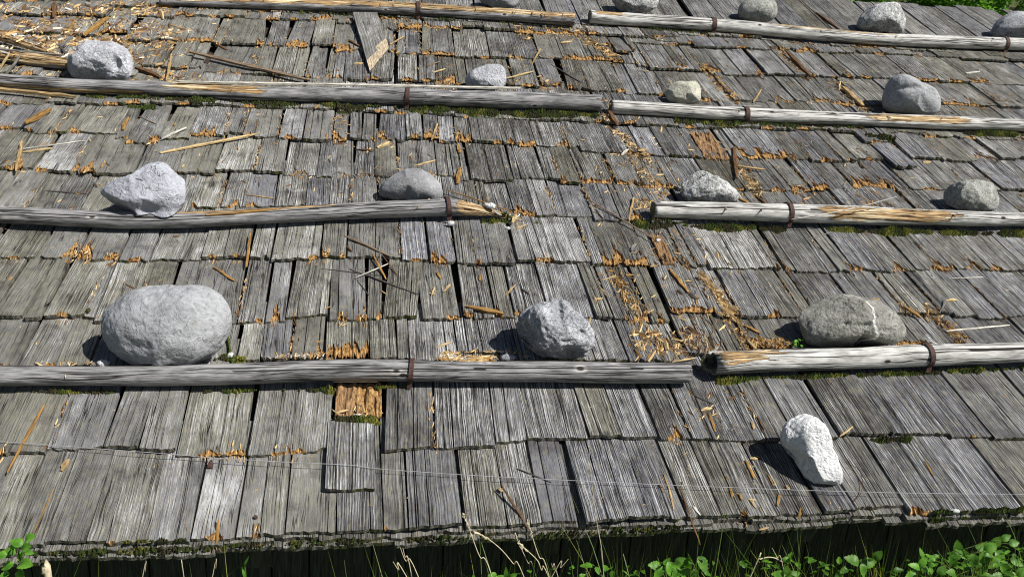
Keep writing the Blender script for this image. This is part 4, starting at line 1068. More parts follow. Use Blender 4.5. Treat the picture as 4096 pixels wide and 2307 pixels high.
LIST = [
 ('splinter', 'long pale yellow splinter with pointed ends lying across the second course above mid roof', 'A', 1170, 1105, 1915, 970, 24, 'Y', {}),
 ('splinter', 'thin white splinter near the left edge, pointing up to the right', 'A', 160, 1080, 622, 1008, 12, 'W', {}),
 ('splinter', 'short yellow splinter just below the thin white one at the left', 'A', 165, 1108, 382, 1072, 20, 'Y', {}),
 ('splinter', 'pale blunt splinter on the broken shingle left of the long yellow one', 'A', 1182, 1008, 1370, 932, 20, 'W', {}),
 ('splinter', 'upright tan stick leaning down the roof near the left edge', 'A', 112, 1250, 162, 1030, 26, 'T', {}),
 ('splinter', 'orange rotten strip along the shingle joint at the upper left', 'A', 195, 925, 365, 790, 46, 'O', {}),
 ('splinter', 'thick reddish brown stick in the heap of chips at the top left', 'A', 610, 250, 792, 130, 36, 'O', {}),
 ('splinter', 'short orange block standing left of the reddish stick', 'A', 512, 212, 542, 138, 26, 'O', {}),
 ('splinter', 'dark brown shard near the top left edge of the photo', 'A', 395, 130, 405, 20, 30, 'R', {}),
 ('splinter', 'tan stick standing just right of the granite lump', 'A', 945, 440, 960, 330, 24, 'T', {}),
 ('splinter', 'slim tan stick pointing up the roof right of the rotten shards', 'A', 1222, 592, 1262, 405, 20, 'T', {}),
 ('twig', 'thin bent tan twig right of the granite lump', 'A', 985, 385, 1230, 345, 7, 'T', {'bend': .08}),
 ('splinter', 'dark shard pointing at the granite lump from the upper left', 'A', 430, 320, 500, 395, 22, 'D', {}),
 ('splinter', 'brown splinter bundle lying right of the granite lump', 'A', 1000, 490, 1180, 560, 40, 'R', {}),
 ('splinter', 'pale shard near the left edge above the second pole', 'A', 0, 505, 90, 465, 16, 'Y', {}),
 ('splinter', 'greenish grey shard near the left edge above the second pole', 'A', 30, 545, 175, 480, 18, 'G', {}),
 ('splinter', 'dark red-brown sliver on the shingle right of the rotten heap', 'A', 1590, 300, 1665, 340, 18, 'R', {}),
 ('splinter', 'small orange chip standing beside the split narrow shingle', 'A', 900, 945, 935, 845, 30, 'O', {}),
 ('splinter', 'thin brown stick by the broken shingle left of the long yellow splinter', 'A', 1005, 828, 1145, 900, 10, 'B', {}),
 ('splinter', 'grey sliver on the left shingles below the pointed stone', 'A', 335, 1375, 645, 1398, 12, 'D', {}),
 ('splinter', 'dark twig lying on top of the pale faceted stone', 'A', 930, 1298, 1052, 1325, 16, 'D', {'hp': .20}),
 ('splinter', 'tan splinter right of the pale faceted stone, pointing right', 'A', 1800, 1410, 2015, 1440, 12, 'T', {}),
 ('splinter', 'tan sliver beside the upper loose plank', 'B', 385, 325, 492, 240, 12, 'T', {}),
 ('splinter', 'dark brown chip left of the loose plank', 'B', 80, 290, 160, 332, 20, 'R', {}),
 ('splinter', 'yellow chip left of the loose plank foot', 'B', 122, 458, 186, 452, 22, 'Y', {}),
 ('splinter', 'pale sliver on the shingle above the egg-shaped stone', 'B', 700, 528, 792, 488, 14, 'Y', {}),
 ('splinter', 'brown sliver on the shingle left above the egg-shaped stone', 'B', 655, 480, 755, 430, 12, 'B', {}),
 ('splinter', 'yellow splinter sticking out right of the egg-shaped stone', 'B', 1242, 572, 1442, 525, 16, 'Y', {}),
 ('twig', 'dark thin twig right of the egg-shaped stone', 'B', 1570, 462, 1792, 602, 11, 'D', {}),
 ('splinter', 'tan sliver between the upper shingles right of the middle', 'B', 1432, 450, 1490, 375, 12, 'T', {}),
 ('splinter', 'pale yellow shard on the upper shingle below the yellow rotten pole', 'B', 1640, 305, 1725, 290, 16, 'Y', {}),
 ('splinter', 'dark brown stick on the course below the strapped second pole', 'B', 132, 1066, 272, 1082, 15, 'R', {}),
 ('splinter', 'chunky yellow chip on the course below the strapped second pole', 'B', 290, 1065, 382, 1020, 34, 'Y', {}),
 ('splinter', 'tan sliver standing in the deep rotten notch', 'B', 692, 1008, 735, 912, 14, 'T', {}),
 ('splinter', 'yellow splinter in mid roof above the dark wedge stone', 'B', 560, 1195, 722, 1150, 15, 'Y', {}),
 ('splinter', 'rust brown flake hanging from the notch in mid roof', 'B', 880, 1340, 900, 1225, 34, 'O', {}),
 ('splinter', 'orange flake fallen from the rotten butt in mid roof', 'B', 900, 1100, 885, 1030, 30, 'O', {}),
 ('splinter', 'loose orange splinter by the diagonal seam of chips', 'B', 1990, 840, 2060, 920, 34, 'R', {}),
 ('splinter', 'white shard in the diagonal seam of chips', 'B', 2090, 1118, 2140, 1082, 20, 'W', {}),
 ('splinter', 'tall brown stake standing in the seam above the middle right pole', 'C', 442, 1062, 465, 1300, 30, 'R', {'up': .01}),
 ('splinter', 'tan splinter crossing the tall brown stake', 'C', 472, 1212, 672, 1246, 20, 'T', {'lift': .008}),
 ('splinter', 'tan splinter above the strap of the slender right pole', 'C', 588, 738, 646, 640, 15, 'T', {}),
 ('splinter', 'pale chip left of the waisted stone', 'C', 1218, 650, 1228, 582, 14, 'Y', {}),
 ('twig', 'thin tan twig left of the waisted stone', 'C', 1170, 572, 1325, 596, 7, 'T', {}),
 ('splinter', 'dark tan sliver on the course below the slender right pole', 'C', 1910, 1090, 1982, 1050, 10, 'B', {}),
 ('twig', 'thin pale twig just above the strap of the slender right pole', 'C', 515, 768, 648, 762, 8, 'W', {}),
 ('splinter', 'white scale on a far right shingle of the upper roof', 'C', 2145, 540, 2250, 522, 20, 'W', {}),
 ('splinter', 'dark tan rib lying along the rotten upper right joint', 'C', 820, 385, 1000, 560, 30, 'R', {}),
 ('splinter', 'pale orange strip along the joint left of the waisted stone', 'C', 1240, 640, 1390, 775, 40, 'T', {}),
 ('splinter', 'rusty strip in the ridge board joint at the upper right', 'C', 1050, 90, 1215, 215, 24, 'R', {}),
 ('splinter', 'long brown stick of the crossed sticks in the middle', 'E', 50, 320, 392, 480, 20, 'B', {}),
 ('splinter', 'rust coloured stick standing in the crossed sticks in the middle', 'E', 255, 452, 358, 632, 15, 'O', {}),
 ('splinter', 'white stick of the crossed sticks in the middle', 'E', 132, 628, 378, 520, 10, 'W', {'lift': .008}),
 ('twig', 'long dark grey twig below the crossed sticks in the middle', 'E', 92, 550, 592, 752, 14, 'D', {}),
 ('twig', 'grey twig running left from the crossed sticks', 'E', -120, 545, 330, 602, 8, 'D', {}),
 ('twig', 'thin dark twig branching down left of the crossed sticks', 'E', 145, 636, 232, 752, 8, 'D', {}),
 ('twig', 'thin brown bark strip right of the crossed sticks', 'E', 330, 470, 445, 600, 9, 'R', {}),
 ('splinter', 'small orange-red chip left of the crossed sticks', 'E', 70, 398, 105, 438, 16, 'R', {}),
 ('splinter', 'thin upright grey twig through the crossed sticks', 'E', 322, 545, 305, 405, 8, 'G', {}),
 ('splinter', 'chunky yellow-orange splinter left above the fissured boulder', 'E', 942, 855, 1218, 888, 36, 'O', {}),
 ('splinter', 'yellow peg on the course above the lowest left pole', 'E', 720, 1130, 846, 1080, 16, 'Y', {}),
 ('splinter', 'tan chip on a furrowed shingle above the fissured boulder', 'E', 1240, 746, 1310, 666, 13, 'T', {}),
 ('splinter', 'orange chip on a grey shingle in the middle', 'E', 780, 722, 832, 662, 18, 'T', {}),
 ('splinter', 'one arm of a small yellow cross of chips in the middle', 'E', 675, 728, 720, 738, 12, 'Y', {}),
 ('splinter', 'the other arm of a small yellow cross of chips in the middle', 'E', 692, 752, 716, 690, 12, 'Y', {'lift': .004}),
 ('splinter', 'small rust chip above the small yellow cross', 'E', 732, 566, 760, 620, 20, 'O', {}),
 ('splinter', 'square orange chip on the shingle right of the crossed sticks', 'E', 1048, 585, 1050, 638, 20, 'O', {}),
 ('splinter', 'small dark chip with a pale rim above the fissured boulder', 'E', 1352, 695, 1412, 735, 16, 'D', {}),
 ('splinter', 'long thin brown stick crossing the seam in mid roof', 'E', 1862, 80, 2345, 368, 13, 'B', {'lift': .004}),
 ('splinter', 'short bark-covered twig piece under the long brown stick', 'E', 1905, 130, 1955, 200, 24, 'G', {}),
 ('splinter', 'tan sliver standing left of the middle right pole end', 'E', 2145, 212, 2175, 50, 16, 'T', {}),
 ('twig', 'small grey twig on the dark stained shingles', 'E', 1330, 82, 1342, 15, 10, 'G', {}),
 ('splinter', 'frayed orange strand running right from the bent pole strap', 'E', 790, 8, 1270, 195, 12, 'O', {'lift': .02}),
 ('splinter', 'yellow chip on the moss right of the rotten pole tip', 'E', 1282, 250, 1310, 186, 26, 'Y', {}),
 ('splinter', 'second yellow chip on the moss right of the rotten pole tip', 'E', 1320, 268, 1352, 250, 18, 'Y', {}),
 ('splinter', 'yellow splinter leaning against the fissured boulder', 'E', 1852, 995, 1865, 905, 14, 'Y', {'up': .02}),
 ('splinter', 'grey chip in the rotten mid-roof notch', 'E', 2160, 440, 2190, 385, 24, 'G', {}),
 ('splinter', 'orange splinter lying on the blue-grey shingle at the seam', 'F', -25, 560, 112, 742, 30, 'O', {}),
 ('splinter', 'pair of orange slivers above the big oval stone', 'D', 1565, 535, 1722, 638, 22, 'O', {}),
 ('splinter', 'orange strip hanging over the shingle joint above the big oval stone', 'D', 1842, 335, 1808, 548, 20, 'O', {}),
 ('twig', 'thin brown twig above the big oval stone', 'D', 918, 665, 1022, 722, 12, 'R', {}),
 ('splinter', 'frayed tan splinter lying on the bent left pole right of the pale faceted stone', 'D', 1510, 185, 2050, 140, 20, 'O', {'hp': .07}),
 ('splinter', 'yellow shard above the lowest left pole near the left edge', 'D', 255, 1252, 325, 1288, 16, 'Y', {}),
 ('splinter', 'orange splinter by the upper right end of the mottled stone', 'F', 480, 42, 620, 112, 26, 'O', {}),
 ('splinter', 'rust brown splinter above the strap of the middle right pole', 'F', 600, 8, 712, 112, 20, 'R', {}),
 ('twig', 'tan twig right of the middle right strap', 'F', 1340, 20, 1500, 88, 10, 'T', {}),
 ('splinter', 'long white stick on the shingles right of the lobed stone', 'F', 2010, 1016, 2482, 966, 14, 'W', {}),
 ('splinter', 'yellow block on the shingle far right of the lobed stone', 'F', 2000, 800, 2088, 794, 20, 'Y', {}),
 ('splinter', 'grey-brown stick leaning under the yellow block at the far right', 'F', 1958, 892, 2002, 800, 12, 'G', {}),
 ('twig', 'pale thin twig behind the strap of the lowest right pole', 'F', 1828, 1085, 1992, 1126, 9, 'W', {}),
 ('twig', 'long curved pale strand hanging below the middle right pole', 'F', 845, 275, 1560, 222, 9, 'W', {'lift': .012, 'bend': -.03}),
 ('twig', 'short pale strand branching under the middle right pole', 'F', 968, 352, 1165, 288, 8, 'G', {}),
 ('twig', 'thin pale twig on the right shingles above the yellow block', 'F', 2035, 622, 2285, 616, 8, 'W', {}),
 ('splinter', 'pile of orange chips at the right shoulder of the lobed stone', 'F', 1690, 850, 1830, 920, 26, 'O', {}),
 ('splinter', 'yellow chip above the lobed stone', 'F', 1455, 790, 1520, 792, 24, 'T', {}),
 ('splinter', 'tan strip in the seam left of the raised dark shingles', 'F', 520, 975, 640, 1040, 22, 'O', {}),
 ('splinter', 'pale splinter lying in the chips at the hollow pole end', 'F', 0, 1068, 92, 1092, 16, 'Y', {}),
 ('splinter', 'white splinter sticking up at the hollow pole end', 'F', 250, 1195, 335, 1130, 22, 'W', {'up': .03}),
 ('splinter', 'tan twig pointing left from the hollow pole end', 'F', -10, 1248, 165, 1212, 14, 'Y', {}),
 ('splinter', 'orange stick with a charred tip on the lower left shingles', 'G', 325, 180, 42, 668, 22, 'O', {}),
 ('twig', 'pale grey twig on the lowest shingles at the left edge', 'G', 222, 550, 0, 790, 11, 'G', {}),
 ('splinter', 'rust brown stick with a pale nub on the lowest shingles, centre', 'H', 1200, 790, 1402, 1058, 18, 'R', {}),
 ('splinter', 'pale nub at the head of the rust brown stick', 'H', 1190, 775, 1208, 808, 24, 'T', {'lift': .004}),
 ('twig', 'thin dark twig touching the wire on a wide furrowed shingle', 'H', 1322, 624, 1578, 724, 11, 'D', {}),
 ('twig', 'knobbly pale twig hanging down the lowest shingles right of the centre', 'H', 2408, 672, 2476, 940, 16, 'T', {'bend': .02}),
 ('splinter', 'small tan bark curl left of the knobbly twig', 'H', 2370, 752, 2402, 808, 20, 'B', {}),
 ('splinter', 'long thin rust needle sticking out over the eave', 'I', 40, 782, 212, 1166, 13, 'R', {'up': .01}),
 ('splinter', 'pale yellow peg right of the white oblong stone', 'I', 1222, 410, 1314, 343, 14, 'Y', {}),
 ('splinter', 'orange bark chip left of the white oblong stone', 'I', 538, 568, 600, 710, 28, 'O', {}),
 ('splinter', 'pale chip above the orange bark chip', 'I', 572, 545, 628, 548, 22, 'Y', {}),
 ('splinter', 'orange chip crossing the wire left of the white stone', 'I', 420, 768, 438, 850, 22, 'O', {}),
 ('splinter', 'orange chip just right below the white stone shadow', 'I', 790, 815, 768, 905, 22, 'O', {}),
 ('splinter', 'tan chip left of the white stone shadow', 'I', 835, 748, 856, 786, 24, 'T', {}),
 ('splinter', 'brown chip high on the shingle left of the white stone', 'I', 580, 288, 596, 348, 22, 'T', {}),
 ('splinter', 'orange sliver left of the white stone shadow', 'I', 705, 668, 742, 742, 16, 'O', {}),
 ('splinter', 'yellow forked chip near the eave', 'I', 552, 862, 612, 868, 14, 'Y', {}),
 ('splinter', 'orange leg of the forked chip near the eave', 'I', 568, 870, 610, 928, 16, 'T', {}),
 ('splinter', 'curled pale shaving near the eave left of the knotty shingle', 'I', 140, 915, 200, 985, 18, 'W', {}),
 ('splinter', 'lone orange sliver on the far right lowest shingles', 'I', 1860, 568, 1922, 682, 14, 'O', {}),
 ('splinter', 'small orange chip on the eave edge below the white stone', 'I', 928, 945, 936, 990, 18, 'O', {}),
 ('splinter', 'yellow chip lying on the eave layers', 'I', 655, 1045, 725, 1025, 18, 'T', {}),
 ('splinter', 'orange sliver below the wire left of the white stone', 'I', 485, 818, 508, 868, 18, 'O', {}),
 ('splinter', 'pale butterfly-shaped chip below the gap between the lowest poles', 'I', 205, 205, 285, 190, 26, 'Y', {}),
 ('splinter', 'orange strip below the butterfly-shaped chip', 'I', 262, 225, 312, 368, 22, 'O', {}),
 ('splinter', 'dark twig below the gap between the lowest poles', 'I', 160, 92, 302, 160, 16, 'D', {}),
 ('splinter', 'red-brown sliver high on the dark shingle left of the white stone', 'I', 620, 250, 672, 352, 12, 'R', {}),
 ('splinter', 'orange fragment at the joint of the lower left shingles', 'G', 440, 640, 490, 555, 40, 'T', {}),
 ('splinter', 'long orange strip in the joint of the lowest left shingles', 'G', 240, 1115, 385, 770, 10, 'O', {}),
 ('splinter', 'orange sliver rising from the eave left of the middle', 'G', 1585, 1160, 1605, 1020, 24, 'O', {}),
 ('splinter', 'pale splinter left in the hole above the slipped shingle', 'G', 2465, 222, 2560, 200, 16, 'Y', {'lift': .002}),
 ('splinter', 'second pale splinter in the hole above the slipped shingle', 'H', 100, 245, 175, 232, 16, 'W', {'lift': .002}),
]

# the hole above the slipped shingle: a rotten shingle of the course below shows
def rotten_piece(crop, xl, xr, ytop, ybot, h, label, seed, mat='rot'):
    a = P(*px(crop, xl, ybot), h); b = P(*px(crop, xr, ybot), h); c = P(*px(crop, (xl + xr) / 2, ytop), h)
    w = b[0] - a[0]; L = c[1] - a[1]
    r = random.Random(seed); n = 26; rows_ = 14
    V = []; F = []; UV = []; MI = []
    for i in range(n + 1):
        for j in range(rows_ + 1):
            x = i / n * w; y = j / rows_ * L
            z = .005 * nz(x * 140, y * 9 + seed) + .012 * nz(x * 40, y * 20, seed) - (.006 if nz(x * 60, y * 12, seed + 4) > .15 else 0)
            V.append((x, y, z)); UV.append((x + seed, y))
    for i in range(n):
        for j in range(rows_):
            q = i * (rows_ + 1) + j
            F.append((q, q + rows_ + 1, q + rows_ + 2, q + 1)); MI.append(1 if i < n * .42 + 3 * nz(j * .4, seed) or (i * 7 + j // 4) % 4 == 0 else 0)
    b0 = len(V)
    V += [(0, 0, -.016), (w, 0, -.016), (w, L, -.016), (0, L, -.016)]; UV += [(0, 0)] * 4
    e = n * (rows_ + 1)
    F += [(b0, b0 + 3, b0 + 2, b0 + 1), tuple([b0, b0 + 1] + [i * (rows_ + 1) for i in range(n, -1, -1)])]; MI += [0, 0]
    o = obj('shingle', mesh('shingle', V, F, [M[mat], M['rot_brown']], MI, UV, (.5, .5, .5, 1)), RT @ Matrix.Translation((a[0], a[1], h)), roofo)
    o['label'] = label
    hstamp(a[0], b[0], a[1], c[1], h, h)
rotten_piece('G', 2462, 2806, 30, 272, -.006, 'rotten orange shingle laid bare in the hole above the slipped one', 5)
rotten_piece('C', 235, 400, 975, 1165, .001, 'tan rotten shingle split open below the slender right pole', 9, 'rot_brown')
rotten_piece('E', 2390, 2480, 330, 540, -.002, 'narrow rotten shingle with an open brown heart', 12, 'rot_brown')

for name, label, crop, x0, y0, x1, y1, wz, col, kw in LIST:
    splinter(name, label, crop, x0, y0, x1, y1, wz, col, cat='twig' if name == 'twig' else 'splinter', group='thin twigs lying on the roof' if name == 'twig' else 'splinters of rotten wood lying on the roof', **kw)

# bigger loose pieces
GL = 'loose laths and planks on the roof'
splinter('lath', 'long brown-grey lath lying slanted above the second left pole', 'A', 1400, 398, 2275, 592, 40, 'B', 'lath', lift=.006, up=0, thick=.4, blunt=.5, group=GL)
splinter('lath', 'long bleached white lath lying along the top of the second left pole', 'A', 1290, 600, 3840, 648, 26, 'W', 'lath', lift=.0, thick=.6, blunt=.6, group=GL, hp=.086)
splinter('lath', 'long orange split-off strip lying below the second left pole at the left edge', 'A', -200, 640, 545, 708, 34, 'T', 'lath', thick=.8, group=GL, hp=.022)
splinter('lath', 'grey weathered rim strip lying on the fibrous rotten beam', 'A', -160, 350, 470, 408, 18, 'G', 'lath', hp=.07, thick=.7, blunt=.6, group=GL)

# the loose plank that leans down over three courses
def loose_plank():
    tl, tr, br, bl = [np.array(P(*px('B', *q), hgt)) for q, hgt in (((112, 90), .035), ((292, 92), .035), ((378, 350), .02), ((238, 522), .02))]
    V = []; UV = []; F = []; MI = []
    n, k = 18, 12
    for side_ in (0, 1):
        for i in range(n + 1):
            for j in range(k + 1):
                f, g = i / n, j / k
                p = (tl * (1 - f) + tr * f) * (1 - g) + (bl * (1 - f) + br * f) * g
                if j == k: p = p + (tl - bl) * .03 * nz(f * 9, 3)
                z = p[2] + (.0012 * nz(f * 22, g * 2) if not side_ else -.014) - (.006 * max(0, g - .8) * 5 * abs(nz(f * 12, g * 9)) if not side_ else 0)
                V.append((p[0], p[1], z)); UV.append((f * .13 + 3, (1 - g) * .5))
    Q = (n + 1) * (k + 1)
    for i in range(n):
        for j in range(k):
            a = i * (k + 1) + j
            F.append((a, a + 1, a + k + 2, a + k + 1)); MI.append(1 if j >= k - 2 - int(i / n * 2) else 0)
            F.append((a + Q, a + k + 1 + Q, a + k + 2 + Q, a + 1 + Q)); MI.append(0)
    for i in range(n):
        for j, fl in ((0, 0), (k, 1)):
            a = i * (k + 1) + j; q = (a, a + k + 1, a + k + 1 + Q, a + Q)
            F.append(q if not fl else tuple(reversed(q))); MI.append(2)
    for j in range(k):
        for i, fl in ((0, 1), (n, 0)):
            a = i * (k + 1) + j; q = (a, a + 1, a + 1 + Q, a + Q)
            F.append(q if not fl else tuple(reversed(q))); MI.append(0)
    c = Vector(np.mean([tl, tr, br, bl], axis=0))
    o = obj('plank', mesh('plank', [Vector(v) - c for v in V], F, [M['shingle'], M['pale'], M['end']], MI, UV, (.56, .35, .45, 1)), RT @ Matrix.Translation(c))
    tag(o, 'loose grey plank lying slanted over three upper courses with a pale broken foot', 'plank', GL)
loose_plank()

# ------------------------------------------------------------------ chips: uncountable
chips = Acc()
CH = np.array([COLS[c] for c in 'YYTTTOOORRWB'])
def chip(u, v, L, w, ang, col, r, dz=0.0):
    z = hh(u, v) + w * .35 + dz
    c_, s_ = math.cos(ang), math.sin(ang)
    t = w * r.uniform(.35, .7)
    tip = r.uniform(.3, .9); ti = r.gauss(0, .12)
    pts = []
    for fx, k in ((-.5, tip), (r.uniform(-.1, .2), 1.0), (.5, r.uniform(.15, .7))):
        for sy, sz in ((-.5, -.5), (.5, -.5), (0, .6)):
            x = fx * L; y = sy * w * k; z_ = sz * t * k + ti * x
            pts.append((u + x * c_ - y * s_, v + x * s_ + y * c_, z + z_))
    f = [(0, 2, 1), (6, 7, 8)]
    for b in (0, 3):
        for k in range(3):
            a1, a2 = b + k, b + (k + 1) % 3
            f.append((a1, a2, a2 + 3, a1 + 3))
    j = r.uniform(.75, 1.25)
    chips.add(pts, f, 0, None, (col[0] * j, col[1] * j, col[2] * j, 1))
rc = random.Random(99)
def chipzone(crop, x0, y0, x1, y1, n, size=(.008, .03), cols='YYTTTOOORRWB', along=None, width=0, jitter=1.0):
    """rectangle, or a band of half width `width` along the line"""
    for _ in range(n):
        if width:
            f = rc.random(); g = rc.gauss(0, .5)
            qx = x0 + (x1 - x0) * f + g * width; qy = y0 + (y1 - y0) * f + rc.gauss(0, .4) * width * .6
        else:
            qx, qy = rc.uniform(x0, x1) + rc.gauss(0, .09) * (x1 - x0), rc.uniform(y0, y1) + rc.gauss(0, .06) * (y1 - y0)
            g_ = P(*px(crop, qx, qy))
            if nz(g_[0] * 7, g_[1] * 7, 9) * 1.5 + .62 < rc.random(): continue
        q = P(*px(crop, qx, qy))
        if q[1] > RIDGE: continue
        L = rc.uniform(*size) * (1 if rc.random() < .9 else 1.6)
        a = rc.gauss(math.pi / 2, .5) if rc.random() < .55 else rc.uniform(0, math.pi)
        if along is not None and rc.random() < .7: a = rc.gauss(along, .3)
        chip(q[0], q[1], L, L * rc.uniform(.12, .3), a, COLS[rc.choice(cols)], rc)
# the heaps
chipzone('A', -50, 60, 1300, 330, 1500, (.015, .05), 'YTTTOBBRRW')
chipzone('A', -50, 250, 1000, 480, 850, (.015, .055), 'YTTBRRBOW')
chipzone('A', 900, 300, 1400, 590, 260, (.01, .04), 'YTTOORR')
chipzone('A', 500, 0, 1300, 120, 260, (.01, .04), 'YTTOORR')
chipzone('A', -50, 470, 480, 560, 120, (.01, .03), 'YTTOO')
chipzone('A', 1050, 480, 1300, 600, 120, (.01, .03), 'YTTOOR')
chipzone('A', 1300, 560, 2500, 610, 90, (.006, .02), 'YTTOO')
chipzone('E', 740, 1175, 1330, 1245, 330, (.01, .035), 'YYTTOOW', along=.1)
chipzone('E', -350, 1200, 250, 1245, 150, (.008, .022), 'TTOOGWB')
chipzone('D', 1850, 1200, 2100, 1275, 70, (.008, .025), 'TTOWB')
chipzone('D', 0, 1255, 720, 1285, 60, (.006, .016), 'TTOWB')
chipzone('F', -20, 1010, 330, 1190, 210, (.010, .045), 'YTTTBBRR')
chipzone('F', 520, 1095, 880, 1165, 260, (.008, .026), 'YTTOORR')
chipzone('F', 200, 590, 470, 960, 300, (.012, .038), 'YYTTTBOR', width=40, along=-1.1)
chipzone('F', 340, 900, 600, 1150, 130, (.01, .03), 'YTTOOR', width=70)
chipzone('E', 2080, 1010, 2470, 1230, 150, (.014, .05), 'YYTTOR')
chipzone('E', 2000, 560, 2250, 960, 170, (.008, .03), 'YTTOOR', width=60)
chipzone('B', 1930, 830, 2290, 1180, 230, (.012, .036), 'YTTTBBR', width=42)
chipzone('B', 2150, 1150, 2400, 1420, 170, (.008, .03), 'YTTOOR', width=90)
chipzone('B', 1830, 290, 2050, 440, 170, (.01, .04), 'YTTOOR', width=50)
chipzone('B', 400, 90, 640, 220, 90, (.01, .034), 'TTOO')
chipzone('B', 1300, 190, 1850, 280, 200, (.01, .034), 'YTTOOO')
chipzone('B', 1480, 560, 1560, 660, 70, (.01, .034), 'TTOOR')
chipzone('B', 730, 590, 880, 640, 90, (.008, .03), 'YTOO')
chipzone('B', 1240, 600, 1330, 670, 50, (.008, .03), 'OOR')
chipzone('B', 400, 1040, 480, 1290, 50, (.006, .02), 'YTO', width=18)
chipzone('C', 780, 380, 1010, 580, 130, (.01, .04), 'TTOORR', width=40)
chipzone('C', 230, 480, 470, 760, 170, (.01, .04), 'TTOORR', width=40)
chipzone('C', 1170, 600, 1420, 810, 150, (.01, .04), 'YTTOORR', width=45)
chipzone('C', 440, 1180, 640, 1440, 150, (.01, .035), 'YTTOOR', width=45)
chipzone('C', 2040, 700, 2500, 800, 120, (.01, .03), 'OORT')
chipzone('F', 1300, 0, 1640, 110, 110, (.01, .034), 'YTTOOR')
chipzone('F', 860, 0, 1000, 100, 50, (.01, .034), 'TTOR')
chipzone('F', 1860, 850, 2140, 1110, 150, (.01, .034), 'YTTOORB', width=60)
chipzone('F', 1650, 820, 1830, 920, 60, (.01, .03), 'YTTO')
chipzone('A', 2350, 740, 2571, 1100, 60, (.01, .03), 'TTOO')
chipzone('E', 1200, 170, 1380, 290, 60, (.01, .03), 'YYTW')
chipzone('E', 2180, 10, 2380, 130, 110, (.01, .034), 'YYTO')
chipzone('G', 2462, 190, 2806, 268, 26, (.008, .03), 'YYTO')
chipzone('H', 2300, 350, 2571, 460, 40, (.006, .02), 'TOR')
chipzone('I', 100, 90, 460, 460, 80, (.006, .025), 'YTOR')
chipzone('I', 0, 430, 900, 1000, 40, (.006, .02), 'YTOO')
chipzone('S', 0, 0, 4096, 420, 700, (.008, .028), 'YTTOOR')
chipzone('S', 0, 420, 4096, 1450, 620, (.006, .024), 'YTTOBBRR')
chipzone('S', 0, 1540, 4096, 2100, 70, (.004, .012), 'YTTOO')
chipzone('S', 2300, 100, 4096, 1350, 420, (.006, .022), 'YTTOOORR')
chipzone('S', 2350, 350, 2950, 1380, 650, (.008, .04), 'YTTTBBOR')
chipzone('S', 2900, 200, 4096, 900, 420, (.008, .035), 'TTBORR')
chipzone('S', 300, 500, 2200, 820, 260, (.008, .035), 'YTTBOR')
# crumbs at the eaten butts and in the joints between shingles
for k, cs in enumerate(courses):
    far = meanv[k]
    for s in cs:
        pr = project((s['u0'], s['v0'], 0))
        if pr is None or not (-100 < pr[0] < 4200): continue
        wgt = sum(int(q) for q in re.findall(r'\d', s['rot']))
        for c_, kk in re.findall(r'([LCRA])(\d)', s['rot']):
            for _ in range(int(3 + 4 * int(kk))):
                f = {'L': rc.uniform(0, .3), 'C': rc.uniform(.3, .7), 'R': rc.uniform(.7, 1), 'A': rc.random()}[c_]
                u = s['u0'] + (s['u1'] - s['u0']) * f; v = s['v0'] + rc.uniform(-.02, .022 * int(kk))
                L = rc.uniform(.008, .028)
                chip(u, v, L, L * rc.uniform(.14, .32), rc.gauss(math.pi / 2, .3), COLS[rc.choice('OOTTRRYB')], rc)
        dens = (0.0 if k < 1 else .18) + (.36 if s['u0'] > .35 and k > 2 else 0) + (.12 if k > 6 else 0)
        if rc.random() < dens:
            for _ in range(rc.randint(8, 34)):
                v = s['v0'] + rc.uniform(0, .26)
                L = rc.uniform(.008, .03)
                chip(s['u1'] + rc.gauss(.001, .005), v, L, L * .2, rc.gauss(math.pi / 2, .25), COLS[rc.choice('OTTRRYB')], rc)
o = chips.build('wood_chips', [M['chip']], RT)
tag(o, 'countless orange and tan chips of rotten wood scattered over the shingles', 'wood chips', kind='stuff')

